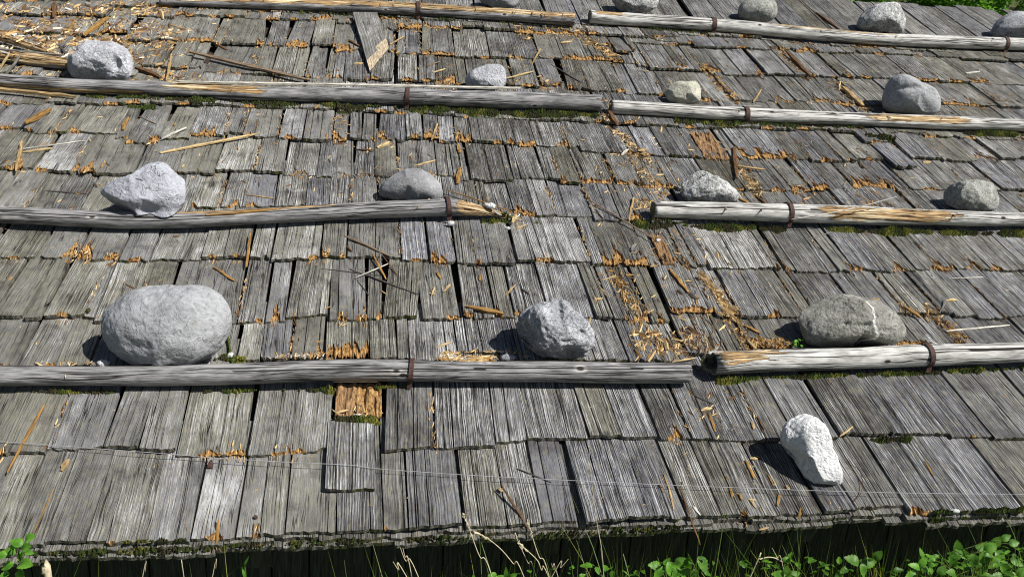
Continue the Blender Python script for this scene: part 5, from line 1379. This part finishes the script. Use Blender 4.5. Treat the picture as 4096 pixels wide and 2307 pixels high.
# ------------------------------------------------------------------ moss
moss = Acc()
OCT = [(1, 0, 0), (-1, 0, 0), (0, 1, 0), (0, -1, 0), (0, 0, 1)]
OF = [(0, 2, 4), (2, 1, 4), (1, 3, 4), (3, 0, 4)]
def mossband(crop, pts, hw, n, bright=1.0):
    """pts: centre line in crop coordinates, hw half height in crop pixels"""
    pts = [px(crop, *p) for p in pts]
    hw = hw * KS
    seg = [math.dist(pts[i], pts[i + 1]) for i in range(len(pts) - 1)]
    for _ in range(int(n * 1.25)):
        t = rc.random() * sum(seg); i = 0
        while t > seg[i] and i < len(seg) - 1: t -= seg[i]; i += 1
        f = t / seg[i]
        X = pts[i][0] + (pts[i + 1][0] - pts[i][0]) * f; Y = pts[i][1] + (pts[i + 1][1] - pts[i][1]) * f
        dens = nz(X * .006, Y * .012, 4) * 1.5 + nz(X * .03, Y * .03, 7) * .8 + .12
        if dens < -.35: continue
        g = rc.uniform(-1, 1)
        if abs(g) > .45 + dens * .9: continue
        q = P(X, Y + g * hw)
        hump = max(0, 1 - abs(g)) * .014 * (.5 + max(0, dens))
        s = rc.uniform(.0020, .0056) * (1 + max(0, dens) * .4)
        c = nz(q[0] * 14, q[1] * 14, 2)
        col = np.array((.055, .075, .014)) * (1.1 + c) if c > -.15 else np.array((.06, .055, .022))
        if c > .22: col = np.array((.16, .16, .03))
        j = rc.uniform(.55, 1.35) * bright
        a = rc.uniform(0, 3)
        z = hh(q[0], q[1])
        if z > .03: continue
        z += hump * rc.uniform(.3, 1.1)
        V = []
        for x, y, zz in OCT:
            V.append((q[0] + (x * math.cos(a) - y * math.sin(a)) * s, q[1] + (x * math.sin(a) + y * math.cos(a)) * s, z + zz * s * rc.uniform(1.0, 2.2) - (0 if zz else s * .5)))
        moss.add(V, OF, 0, None, (col[0] * j, col[1] * j, col[2] * j, 1))
mossband('G', [(0, 76), (500, 76), (1000, 70)], 16, 700)
mossband('G', [(1500, 62), (2000, 58), (2460, 52)], 30, 1600)
mossband('H', [(270, 40), (700, 35), (1150, 30)], 28, 1600)
mossband('H', [(1150, 30), (2500, 22)], 10, 400)
mossband('F', [(320, 1368), (900, 1350), (1500, 1330), (2100, 1310), (2571, 1285)], 42, 7000, 1.3)
mossband('F', [(-300, 225), (0, 248), (500, 262), (830, 275)], 34, 2600, 1.2)
mossband('F', [(1050, 275), (1600, 290), (2000, 300), (2571, 315)], 30, 3600, 1.3)
mossband('E', [(2230, 235), (2571, 250)], 26, 800, 1.1)
mossband('E', [(1060, 215), (1480, 232)], 26, 700)
mossband('E', [(200, 225), (800, 205)], 14, 500)
mossband('A', [(640, 715), (1200, 735), (1900, 760), (2571, 775)], 26, 3200, .9)
mossband('B', [(0, 790), (600, 800), (1200, 830), (1900, 850)], 34, 5000, .9)
mossband('B', [(1800, 850), (2571, 860)], 22, 900)
mossband('C', [(0, 890), (500, 905), (900, 930), (1400, 935)], 30, 2600, 1.3)
mossband('C', [(1400, 1000), (1570, 1030)], 20, 260)
mossband('C', [(2050, 960), (2571, 995)], 26, 1300, 1.3)
mossband('B', [(640, 120), (900, 150), (1300, 180)], 16, 700)
mossband('C', [(-400, 190), (0, 235), (500, 250), (1200, 300), (2000, 365)], 12, 1300)
mossband('B', [(-300, 95), (300, 110), (640, 125)], 12, 400)
mossband('D', [(1500, 1270), (1650, 1230), (1800, 1270)], 40, 900, 1.3)
mossband('D', [(1660, 1020), (1690, 1200)], 35, 420, 1.5)
mossband('D', [(640, 900), (690, 840)], 30, 200)
mossband('G', [(2455, 280), (2800, 300)], 18, 520, 1.1)
mossband('I', [(1450, 425), (1760, 425)], 20, 220)
mossband('I', [(1900, 985), (2300, 970), (2571, 960)], 16, 400)
mossband('G', [(240, 1235), (1200, 1205), (2400, 1150)], 26, 520, .7)
mossband('H', [(0, 1145), (1200, 1120), (2571, 1050)], 26, 520, .7)
mossband('A', [(940, 770), (1140, 780)], 16, 240)
mossband('C', [(1500, 1010), (1620, 1040)], 18, 160, 1.3)
o = moss.build('moss', [M['moss']], RT)
tag(o, 'green and brownish moss growing under the poles and along the shingle butts', 'moss', kind='stuff')

# ------------------------------------------------------------------ wire, nails, thin things
def tube(name, pts, rads, mat, K=6, tone=(1, 1, 1, 1), m=None, parent=None):
    """pts in world coordinates"""
    pts = [Vector(p) for p in pts]
    c0 = pts[0].copy()
    V = []; F = []
    for i, p in enumerate(pts):
        d = (pts[min(i + 1, len(pts) - 1)] - pts[max(i - 1, 0)]).normalized()
        a = d.cross(Vector((.3, .2, .9))).normalized(); b = d.cross(a)
        r = rads if isinstance(rads, (int, float)) else rads[i]
        for k in range(K):
            t = 2 * math.pi * k / K
            V.append(p + (a * math.cos(t) + b * math.sin(t)) * r - c0)
    for i in range(len(pts) - 1):
        for k in range(K):
            F.append((i * K + k, i * K + (k + 1) % K, (i + 1) * K + (k + 1) % K, (i + 1) * K + k))
    F.append(tuple(range(K - 1, -1, -1))); F.append(tuple((len(pts) - 1) * K + k for k in range(K)))
    return obj(name, mesh(name, V, F, mat, tone=tone, smooth=True), Matrix.Translation(c0), parent)

def smooth(pts, n=6):
    out = []
    P_ = [np.array(p, float) for p in pts]
    for i in range(len(P_) - 1):
        a, b = P_[i], P_[i + 1]; z, y = P_[max(i - 1, 0)], P_[min(i + 2, len(P_) - 1)]
        for j in range(n):
            t = j / n
            out.append(.5 * (2 * a + (b - z) * t + (2 * z - 5 * a + 4 * b - y) * t * t + (3 * a - z - 3 * b + y) * t ** 3))
    out.append(P_[-1])
    return out

wp = [('G', -300, 440, .006), ('G', 0, 455, .006), ('G', 330, 478, .007), ('G', 720, 508, .006), ('G', 1290, 550, .009), ('G', 1530, 572, .006), ('G', 2100, 606, .010), ('G', 2571, 628, .012), ('H', 300, 655, .012), ('H', 900, 698, .014), ('H', 1600, 735, .014), ('H', 2200, 764, .016), ('I', 0, 775, .016), ('I', 600, 800, .018), ('I', 1200, 820, .020), ('I', 1800, 834, .018), ('I', 2571, 842, .016), ('I', 2900, 846, .016)]
wpts = smooth([W(*P(*px(c, x, y), h + .003)) for c, x, y, h in wp], 5)
for i, p in enumerate(wpts): p += np.array((0, 0, .0003 * math.sin(i * 2.1)))
o = tube('wire', wpts, .0010, M['wire'], 5)
tag(o, 'thin galvanised wire strung across the lowest shingles from edge to edge', 'wire')
q = P(*px('G', 1540, 600), .01)
a = Acc(); a.add([(x, y, z) for x, y, z in boxv(-.007, .007, -.009, .009, 0, .009)], BOXF); a.add(boxv(-.003, .003, .0095, .022, .001, .007), BOXF)
tag(a.build('staple', [M['iron']], RT @ Matrix.Translation((q[0], q[1], hh(q[0], q[1])))), 'rusty staple holding the wire on the lower left shingles', 'staple', 'rusty fixings of the wire')
q = P(*px('G', 1875, 990), .01)
a = Acc(); a.add([(.006 * math.cos(t), .006 * math.sin(t), z) for z in (0, .006) for t in [i * math.pi / 4 for i in range(8)]], [tuple(range(7, -1, -1)), tuple(range(8, 16))] + [(i, (i + 1) % 8, (i + 1) % 8 + 8, i + 8) for i in range(8)])
tag(a.build('nail', [M['iron']], RT @ Matrix.Translation((q[0], q[1], hh(q[0], q[1])))), 'dark nail head in the rotten joint of the lowest left shingles', 'nail', 'rusty fixings of the wire')
tp = [('I', 1290, 625), ('I', 1350, 655), ('I', 1383, 730), ('I', 1375, 830), ('I', 1310, 905)]
o = tube('tendril', smooth([W(*P(*px(c, x, y), .006)) for c, x, y in tp], 6), .0011, M['iron'], 5)
tag(o, 'thin dark tendril curving over the shingles right of the white oblong stone', 'tendril')

# ------------------------------------------------------------------ ground and plants
def PY(px_, py_, Y):
    """world point seen at a pixel on the vertical plane y = Y"""
    c = W(*CAM); d = W(*ray(px_, py_))
    t = (Y - c.y) / d.y
    return c + d * t

rz, ry_ = W(0, RIDGE, 0).z, W(0, RIDGE, 0).y
def gz(x, y):
    back = ry_ + 2.6
    if y < -1.0: z = GZ + min(.5, (-1.0 - y) * .25)
    elif y < .5: z = GZ
    elif y < back: z = GZ + (y - .5) / (back - .5) * (rz - .55 - GZ)
    else: z = rz - .55 + (y - back) * .42
    if y > .4 and (x < UMIN or x > UMAX):
        pass
    return z + .05 * nz(x * .7, y * .7) + .25 * nz(x * .12, y * .12) * min(1, abs(y) / 12)
gv = []; gf = []
xs = sorted(set([-70, -45, -28, -18, -12, -8] + [i * .6 for i in range(-10, 15)] + [12, 18, 28, 45, 70])); ys = sorted(set([-60, -35, -20, -12, -8] + [i * .5 for i in range(-11, 25)] + [14, 17, 22, 30, 42, 60]))
for x in xs:
    for y in ys: gv.append((x, y, gz(x, y)))
ny = len(ys)
for i in range(len(xs) - 1):
    for j in range(ny - 1):
        gf.append((i * ny + j, (i + 1) * ny + j, (i + 1) * ny + j + 1, i * ny + j + 1))
w = N('grassy_soil')
p_ = w.n('ShaderNodeTexCoord').outputs['Object']
a_ = w.noise(p_, 1.5, 5.0, .6); b_ = w.noise(p_, 26.0, 4.0, .7)
c_ = w.mix(w.ramp(a_, .4, .6), (0.03, 0.055, 0.012), (0.07, 0.075, 0.025)); c_ = w.mix(w.ramp(b_, .5, .65), c_, (0.045, 0.033, 0.02))
w.out(c_, .95, b_, 1.0, .02)
o = obj('ground', mesh('ground', gv, gf, w.m, smooth=True), Matrix()); tag(o, kind='structure')

def leaf_geo(L, wd_, r, teeth=5, curl=.18):
    """a serrated oval leaf along +x, folded on its midrib"""
    V = []; F = []
    n = teeth * 2
    mid = []
    for i in range(n + 1):
        f = i / n
        z = -curl * L * (f * f) + .04 * L * math.sin(f * 6)
        mid.append(len(V)); V.append((f * L, 0, z))
        if 0 < i < n:
            ww = wd_ / 2 * math.sin(math.pi * f ** .75) ** .8 * (1.07 if i % 2 else .9)
            sh = -.03 * L if i % 2 == 0 else .015 * L
            V.append((f * L + sh, ww, z + ww * .30)); V.append((f * L + sh, -ww, z + ww * .30))
    for i in range(n):
        a = mid[i]; b = mid[i + 1]
        if i == 0: F += [(a, b, b + 1), (a, b + 2, b)]
        elif i == n - 1: F += [(a, b, a + 1), (a, a + 2, b)]
        else: F += [(a, b, b + 1, a + 1), (a, a + 2, b + 2, b)]
    return V, F

def leaf_m(p, yaw, pitch, roll):
    return Matrix.Translation(p) @ Matrix.Rotation(yaw, 4, 'Z') @ Matrix.Rotation(-pitch, 4, 'Y') @ Matrix.Rotation(roll, 4, 'X')

rp = random.Random(5)
def leafy_plant(label, leaves, Y, col=1.0, group='leafy plants growing in front of the hut', base=None, aspect=.7, depthj=.05):
    """leaves: (x, y, length px, direction in the picture in degrees) in the photograph"""
    xs_ = [l[0] for l in leaves]; x0 = sum(xs_) / len(xs_)
    ym = max(l[1] for l in leaves)
    root = PY(x0, ym + 60, Y); root.z = gz(root.x, Y)
    pl = empty('leafy_plant', Matrix.Translation(root)); tag(pl, label, 'plant', group)
    top_ = PY(x0, min(l[1] for l in leaves) + 15, Y)
    stem_pts = smooth([root, root * .5 + top_ * .5 + Vector((.02, .01, 0)), top_], 5)
    tube('stem', stem_pts, [.0035 - .002 * i / (len(stem_pts) - 1) for i in range(len(stem_pts))], M['grass'], 5, (.6, .6, .5, 1), None, pl)
    for x, y, lp, dr in leaves:
        yy = Y + rp.uniform(-depthj, depthj)
        c = PY(x, y, yy)
        L = lp * (c - W(*CAM)).length / FP * .86
        a = math.radians(dr)
        # leaf axis in the picture plane mixed with a lean towards the viewer
        ax = (CAMROT @ Vector((math.cos(a), math.sin(a), .25 + rp.uniform(-.2, .3)))).normalized()
        nrm = (CAMROT @ Vector((rp.uniform(-.5, .5), .55 + rp.uniform(-.3, .3), .8))).normalized()
        side_ = nrm.cross(ax).normalized(); nrm = ax.cross(side_)
        m = Matrix((( ax.x, side_.x, nrm.x, c.x - ax.x * L / 2), (ax.y, side_.y, nrm.y, c.y - ax.y * L / 2), (ax.z, side_.z, nrm.z, c.z - ax.z * L / 2), (0, 0, 0, 1)))
        V, F = leaf_geo(L, L * aspect * rp.uniform(.85, 1.1), rp, 6)
        j = rp.uniform(.8, 1.25) * col
        obj('leaf', mesh('leaf', V, F, M['leaf'], tone=(j, j, j * .9, 1), smooth=True), m, pl)
        near = min(stem_pts, key=lambda s_: (Vector(s_) - c).length)
        tube('leaf_stalk', [Vector(near), Vector((c.x - ax.x * L / 2, c.y - ax.y * L / 2, c.z - ax.z * L / 2))], .0011, M['grass'], 4, (.7, .7, .6, 1), None, pl)
    return pl

def gp(c, x, y): return px(c, x, y)
def lv(c, arr):
    return [(*px(c, x, y), L * KS, d) for x, y, L, d in arr]
leafy_plant('bright green toothed-leaved plant at the lower left corner in front of the eave',
            lv('G', [(215, 1165, 115, 35), (120, 1195, 95, 150), (60, 1265, 110, 170), (190, 1230, 90, 20), (215, 1270, 70, 0), (150, 1305, 80, 265), (185, 1355, 125, 10), (50, 1370, 100, 200), (5, 1290, 80, 180), (150, 1435, 80, 300), (20, 1440, 90, 190), (90, 1225, 60, 100)]), -.16, 1.5)
leafy_plant('plant with broad paired leaves at the lower edge just right of the dry grass',
            lv('H', [(2330, 1365, 110, 160), (2360, 1415, 120, 225), (2450, 1400, 140, 290), (2520, 1330, 100, 30), (2550, 1400, 120, 330), (1245, 1425, 80, 100), (2420, 1340, 80, 60)][:5] + [(2420, 1340, 80, 60)]), -.10, 1.1)
leafy_plant('plant with two large veined oval leaves at the bottom below the rust needle',
            lv('I', [(105, 1345, 110, 95), (215, 1360, 150, 300), (20, 1420, 100, 210), (150, 1430, 90, 250)]), -.14, 1.0)
leafy_plant('bramble shoot with rounded leaves below the white stone, at the bottom edge',
            lv('I', [(1310, 1325, 120, 150), (1435, 1345, 110, 20), (1390, 1400, 100, 280), (1500, 1290, 90, 60), (1250, 1400, 80, 200)]), -.06, .9)
leafy_plant('upright yellow-green plant with narrow leaves at the bottom right of the middle',
            lv('I', [(1770, 1370, 110, 150), (1830, 1340, 120, 60), (1860, 1400, 110, 330), (1740, 1430, 100, 200), (1820, 1280, 90, 95), (1900, 1360, 80, 30)]), -.18, 1.35, aspect=.5)
leafy_plant('broad-leaved seedling at the bottom edge left of the bramble shoot',
            lv('I', [(830, 1400, 100, 110), (880, 1430, 110, 20), (770, 1430, 110, 170), (840, 1330, 60, 80)]), -.15, 1.25, aspect=.6)
leafy_plant('bramble with many small angular leaves at the right, climbing highest beside the eave',
            lv('I', [(2085, 1225, 100, 100), (2060, 1300, 90, 200), (2140, 1290, 90, 330), (2270, 1245, 130, 150), (2330, 1230, 110, 30), (2280, 1310, 110, 200), (2370, 1190, 90, 60), (2440, 1160, 80, 30), (2400, 1300, 100, 310), (2200, 1330, 100, 250), (2500, 1200, 80, 10), (2350, 1350, 100, 220), (2150, 1380, 90, 260), (2440, 1400, 100, 300), (2520, 1340, 100, 340), (2260, 1400, 110, 240)]), -.10, 1.1)
leafy_plant('low leafy weed in the bottom right corner',
            lv('I', [(2480, 1440, 110, 20), (2380, 1450, 100, 160), (2560, 1410, 100, 40), (2290, 1460, 100, 200), (2040, 1420, 100, 150), (1970, 1400, 90, 60), (2050, 1340, 90, 110)]), -.20, 1.2)
leafy_plant('small leafy weed at the bottom edge among the dry grass stalks',
            lv('H', [(1240, 1420, 90, 100), (1290, 1440, 80, 30), (1200, 1450, 80, 160), (1000, 1455, 60, 90)]), -.16, 1.4, aspect=.55)
leafy_plant('slim reed-like seedling rising alone at the bottom left of the middle',
            lv('G', [(1805, 1340, 110, 75), (1120, 1425, 50, 80)][:1] + [(1790, 1420, 90, 100)]), -.12, 1.2, aspect=.22)

# the tiny seedling on the roof
q = P(*px('F', 915, 1150), .02)
r0 = W(q[0], q[1], hh(q[0], q[1]))
pl = empty('seedling', Matrix.Translation(r0)); tag(pl, 'tiny light green seedling growing on the roof left of the lobed stone', 'seedling')
tube('stem', [r0, r0 + Vector((0, 0, .035))], .0008, M['grass'], 4, (1, 1, .8, 1), None, pl)
for i in range(11):
    c = r0 + Vector((rp.uniform(-.016, .016), rp.uniform(-.01, .01), rp.uniform(.012, .042)))
    V, F = leaf_geo(.013, .011, rp, 2)
    obj('leaf', mesh('leaf', V, F, M['leaf'], tone=(2.0, 2.0, 1.6, 1)), leaf_m(c, rp.uniform(0, 6), rp.uniform(-.2, .8), rp.uniform(-.4, .4)), pl)

# dry stalks
def stalk(label, pts, Y, r=.0013, head=None, mat='straw'):
    """pts from tip to the foot, in crop H coordinates unless given as (crop, x, y)"""
    pp = [PY(*px(*(p if isinstance(p[0], str) else ('H', *p))), Y) for p in pts]
    d = (pp[-1] - pp[-2]).normalized()
    if d.z > -.2: d.z = -.2; d.normalize()
    foot = pp[-1] + d * ((pp[-1].z - GZ) / -d.z) * 1.0
    foot = Vector((pp[-1].x + (foot.x - pp[-1].x) * .5, Y, gz(foot.x, Y)))
    sm = smooth(pp + [foot], 6)
    o = tube('grass_stalk', sm, [r * (.45 + .55 * min(1, i / 8)) for i in range(len(sm))], M[mat], 5)
    tag(o, label, 'grass stalk', 'dry grass stalks in front of the hut')
    if head:
        a = Acc()
        s0 = pp[0]
        for i in range(head):
            f = rp.random() ** 1.2 * .5
            k = int(f * 12); k = min(k, len(sm) - 2)
            p = Vector(sm[k]).lerp(Vector(sm[k + 1]), rp.random())
            dd = (Vector(sm[k]) - Vector(sm[k + 1])).normalized()
            L = rp.uniform(.005, .011)
            V, F = splinter_geo(L, L * .32, L * .3, rp, 3, .1)
            dd = (dd + Vector((rp.gauss(0, .22), rp.gauss(0, .22), rp.gauss(0, .22)))).normalized()
            qz = dd.to_track_quat('X', 'Z').to_matrix().to_4x4()
            off = Vector((rp.gauss(0, .0016), rp.gauss(0, .0016), 0))
            a.add([Matrix.Translation(p + off - Vector(sm[0])) @ qz @ Vector(v) for v in V], F)
        h_ = a.build('seed_head', [M['straw']], Matrix.Translation(sm[0]), o)
        h_['kind'] = 'stuff'
stalk('dry stalk with a slim seed head, leaning left, first of the group below the eave', [(922, 985), (990, 1160), (1045, 1300), (1135, 1451)], -.13, head=26)
stalk('arching dry stalk with a drooping seed head left of the middle group', [(1010, 1120), (1100, 1165), (1200, 1245), (1290, 1350), (1370, 1451)], -.12, head=60)
stalk('straight thin dry stalk crossing the wire and reaching highest over the shingles', [(1845, 480), (1865, 740), (1905, 1050), (1955, 1451)], -.14, .0011)
stalk('dry stalk with seed head in front of the rust brown stick', [(1398, 1040), (1430, 1150), (1480, 1300), (1555, 1451)], -.12, head=26)
stalk('dry stalk rising steeply right of the arching one', [(1302, 1128), (1350, 1240), (1400, 1345), (1460, 1451)], -.11, .0011, head=12)
stalk('dry stalk with dense hanging seed head low in the middle group', [(1330, 1200), (1400, 1260), (1470, 1330), (1500, 1400), (1560, 1470)], -.12, head=55)
stalk('left stalk of the pair below the eave left of the middle', [(462, 1234), (500, 1330), (595, 1451)], -.15)
stalk('right stalk of the pair below the eave left of the middle', [(480, 1236), (495, 1300), (545, 1451)], -.14)
stalk('short dry stalk leaning left of the pair', [(408, 1336), (450, 1400), (512, 1455)], -.15)
stalk('thin short stalk low among the grass right of the middle group', [(1572, 1350), (1590, 1400), (1620, 1451)], -.14, .001)
stalk('brown stalk slanting the other way right of the middle group', [(1695, 1318), (1640, 1380), (1572, 1451)], -.15, .0012)
stalk('thin stalk below the rust needle at the right', [('I', 720, 1235), ('I', 760, 1310), ('I', 805, 1400)], -.14, .0011)
stalk('faint thin stalk at the bottom edge left of the middle', [('G', 1585, 1390), ('G', 1560, 1451)], -.15, .0012)
stalk('thin stalk at the bottom edge, leftmost of a sparse row', [('G', 1065, 1415), ('G', 1045, 1460)], -.15, .0012)
stalk('thin pale stalk at the bottom edge in the sparse row', [('G', 1340, 1400), ('G', 1352, 1460)], -.15, .0012)
stalk('curved pale blade arching at the bottom right', [('I', 800, 1340), ('I', 720, 1305), ('I', 630, 1320), ('I', 590, 1380)], -.16, .0018)
o = tube('dead_stem', smooth([PY(*px('G', 345, 1368), -.14), PY(*px('G', 335, 1420), -.14), PY(*px('G', 360, 1480), -.14), Vector((PY(*px('G', 360, 1480), -.14).x, -.14, GZ))], 5), .009, M['straw'], 7)
tag(o, 'thick pale broken stem at the lower left beside the green plant', 'stem')

# green grass in front of the wall
grass = Acc()
def blade(base, L, lean, yaw, wd_, col):
    n = 5; V = []; F = []
    for i in range(n + 1):
        f = i / n
        x = lean * L * f * f; z = L * f * (1 - .25 * lean * f)
        ww = wd_ * (1 - f) ** .6 * .5
        for s_ in (-1, 1):
            V.append((base[0] + math.cos(yaw) * x - math.sin(yaw) * ww * s_, base[1] + math.sin(yaw) * x + math.cos(yaw) * ww * s_, base[2] + z))
    for i in range(n): F.append((2 * i, 2 * i + 1, 2 * i + 3, 2 * i + 2))
    grass.add(V, F, 0, None, col)
def ztop(x_px, Y):
    """height at which the greenery ends in the photograph"""
    yy = np.interp(x_px, [-400, 0, 300, 1400, 1900, 2300, 2700, 3050, 3300, 3600, 3800, 3950, 4300, 5200], [2330, 2340, 2360, 2350, 2290, 2255, 2235, 2215, 2240, 2215, 2200, 2190, 2160, 2150])
    return PY(x_px, yy, Y).z
for _ in range(2600):
    Y = rp.uniform(-.32, .12)
    x = rp.uniform(-1.9, 3.6)
    pr = None
    z0 = gz(x, Y)
    p0 = Vector((x, Y, -.25)); q = (RT.inverted() @ p0); pr = project((q.x, q.y, q.z))
    if pr is None: continue
    zt = ztop(pr[0], Y)
    dens = np.interp(pr[0], [-400, 1000, 1500, 2000, 4300], [.35, .2, .35, 1, 1])
    if rp.random() > dens: continue
    L = (zt - z0) * rp.uniform(.72, 1.10) * 1.05
    j = rp.uniform(.6, 1.4)
    blade((x, Y, z0), L, abs(rp.gauss(0, .28)), rp.uniform(0, 6.28), rp.uniform(.002, .0055), (j, j * rp.uniform(.85, 1.05), j * .8, 1) if rp.random() < .86 else (3.2 * j, 2.0 * j, 2.4 * j, 1))
# leaf litter of small herb leaves between the blades
herbs = Acc()
for _ in range(2400):
    Y = rp.uniform(-.36, .10); x = rp.uniform(-1.9, 3.6)
    p0 = Vector((x, Y, -.25)); q = (RT.inverted() @ p0); pr = project((q.x, q.y, q.z))
    if pr is None: continue
    dens = np.interp(pr[0], [-400, 300, 500, 1900, 2300, 3500, 3700, 4300], [.5, .15, .05, .06, .6, .7, 1, 1])
    if rp.random() > dens: continue
    zt = ztop(pr[0], Y) - .01
    f = rp.random() ** 1.6
    z = zt - f * (zt - gz(x, Y)) * .8
    L = rp.uniform(.014, .038)
    V, F = leaf_geo(L, L * rp.uniform(.45, .75), rp, 3)
    m = leaf_m((x, Y, z), rp.uniform(0, 6.28), rp.uniform(-.5, .7), rp.uniform(-.7, .7))
    j = rp.uniform(.6, 1.5)
    herbs.add([m @ Vector(v) for v in V], F, 0, None, (j, j, j * .8, 1))
tag(grass.build('grass', [M['grass']], Matrix()), 'green and dry grass blades growing tall in front of the wall', 'grass', kind='stuff')
tag(herbs.build('undergrowth', [M['leaf']], Matrix()), 'small herb leaves filling the space between the grass', 'undergrowth', kind='stuff')

# shrubs beyond the ridge
def shrub(label, x0, x1, y0, y1, z1, nl, seed, L0=.05, col=1.0):
    r = random.Random(seed)
    cx_, cy_ = (x0 + x1) / 2, (y0 + y1) / 2
    g0 = gz(cx_, cy_)
    s = empty('shrub', Matrix.Translation((cx_, cy_, g0))); tag(s, label, 'shrub', 'shrubs beyond the ridge')
    for i in range(5):
        e = Vector((r.uniform(x0, x1), r.uniform(y0, y1), z1 - r.uniform(.05, .3)))
        b = Vector((cx_ + r.uniform(-.08, .08), cy_ + r.uniform(-.06, .06), g0 - .05))
        tube('branch', smooth([b, b.lerp(e, .5) + Vector((r.uniform(-.1, .1), r.uniform(-.1, .1), .05)), e], 4), [.012 * (1 - i_ / 9) + .002 for i_ in range(9)], M['grass'], 5, (.35, .25, .25, 1), None, s)
    a = Acc()
    cl = [(r.uniform(x0, x1), r.uniform(y0, y1), g0 + (z1 - g0) * r.uniform(.25, 1.0) ** .7, r.uniform(.10, .22)) for _ in range(22)]
    for i in range(nl):
        c = cl[int(r.random() * len(cl))]
        d = Vector((r.gauss(0, 1), r.gauss(0, 1), r.gauss(0, 1))).normalized() * c[3] * r.uniform(.5, 1.05)
        L = L0 * r.uniform(.6, 1.3)
        V, F = leaf_geo(L, L * .62, r, 3)
        m = leaf_m((c[0] + d.x, c[1] + d.y, c[2] + d.z * .8), r.uniform(0, 6.28), r.uniform(-.6, .6), r.uniform(-.7, .7))
        j = r.uniform(.6, 1.5) * col
        a.add([m @ Vector(v) for v in V], F, 0, None, (j, j, j * .8, 1))
    o = a.build('foliage', [M['leaf']], Matrix.Translation((0, 0, 0)), s)
    o['kind'] = 'stuff'
yb = ry_ + 2.4
shrub('leafy shrub behind the ridge above the dome-shaped stone, with round bright leaves', 4.0, 5.2, yb - .1, yb + .6, rz + .42, 2600, 1, .06, 1.2)
shrub('dense dark shrub behind the ridge in the middle of the top right greenery', 5.1, 6.3, yb, yb + .7, rz + .50, 2600, 2, .06, .8)
shrub('bright green shrub behind the ridge at the top right corner', 6.2, 7.6, yb - .1, yb + .7, rz + .45, 2600, 3, .065, 1.15)
shrub('far back shrub rising over the others behind the ridge', 4.6, 6.6, yb + .9, yb + 1.7, rz + 1.2, 2400, 5, .08, .7)
shrub('tall back shrub at the far right behind the ridge', 6.5, 9.0, yb + .9, yb + 1.7, rz + 1.2, 2400, 6, .08, .7)
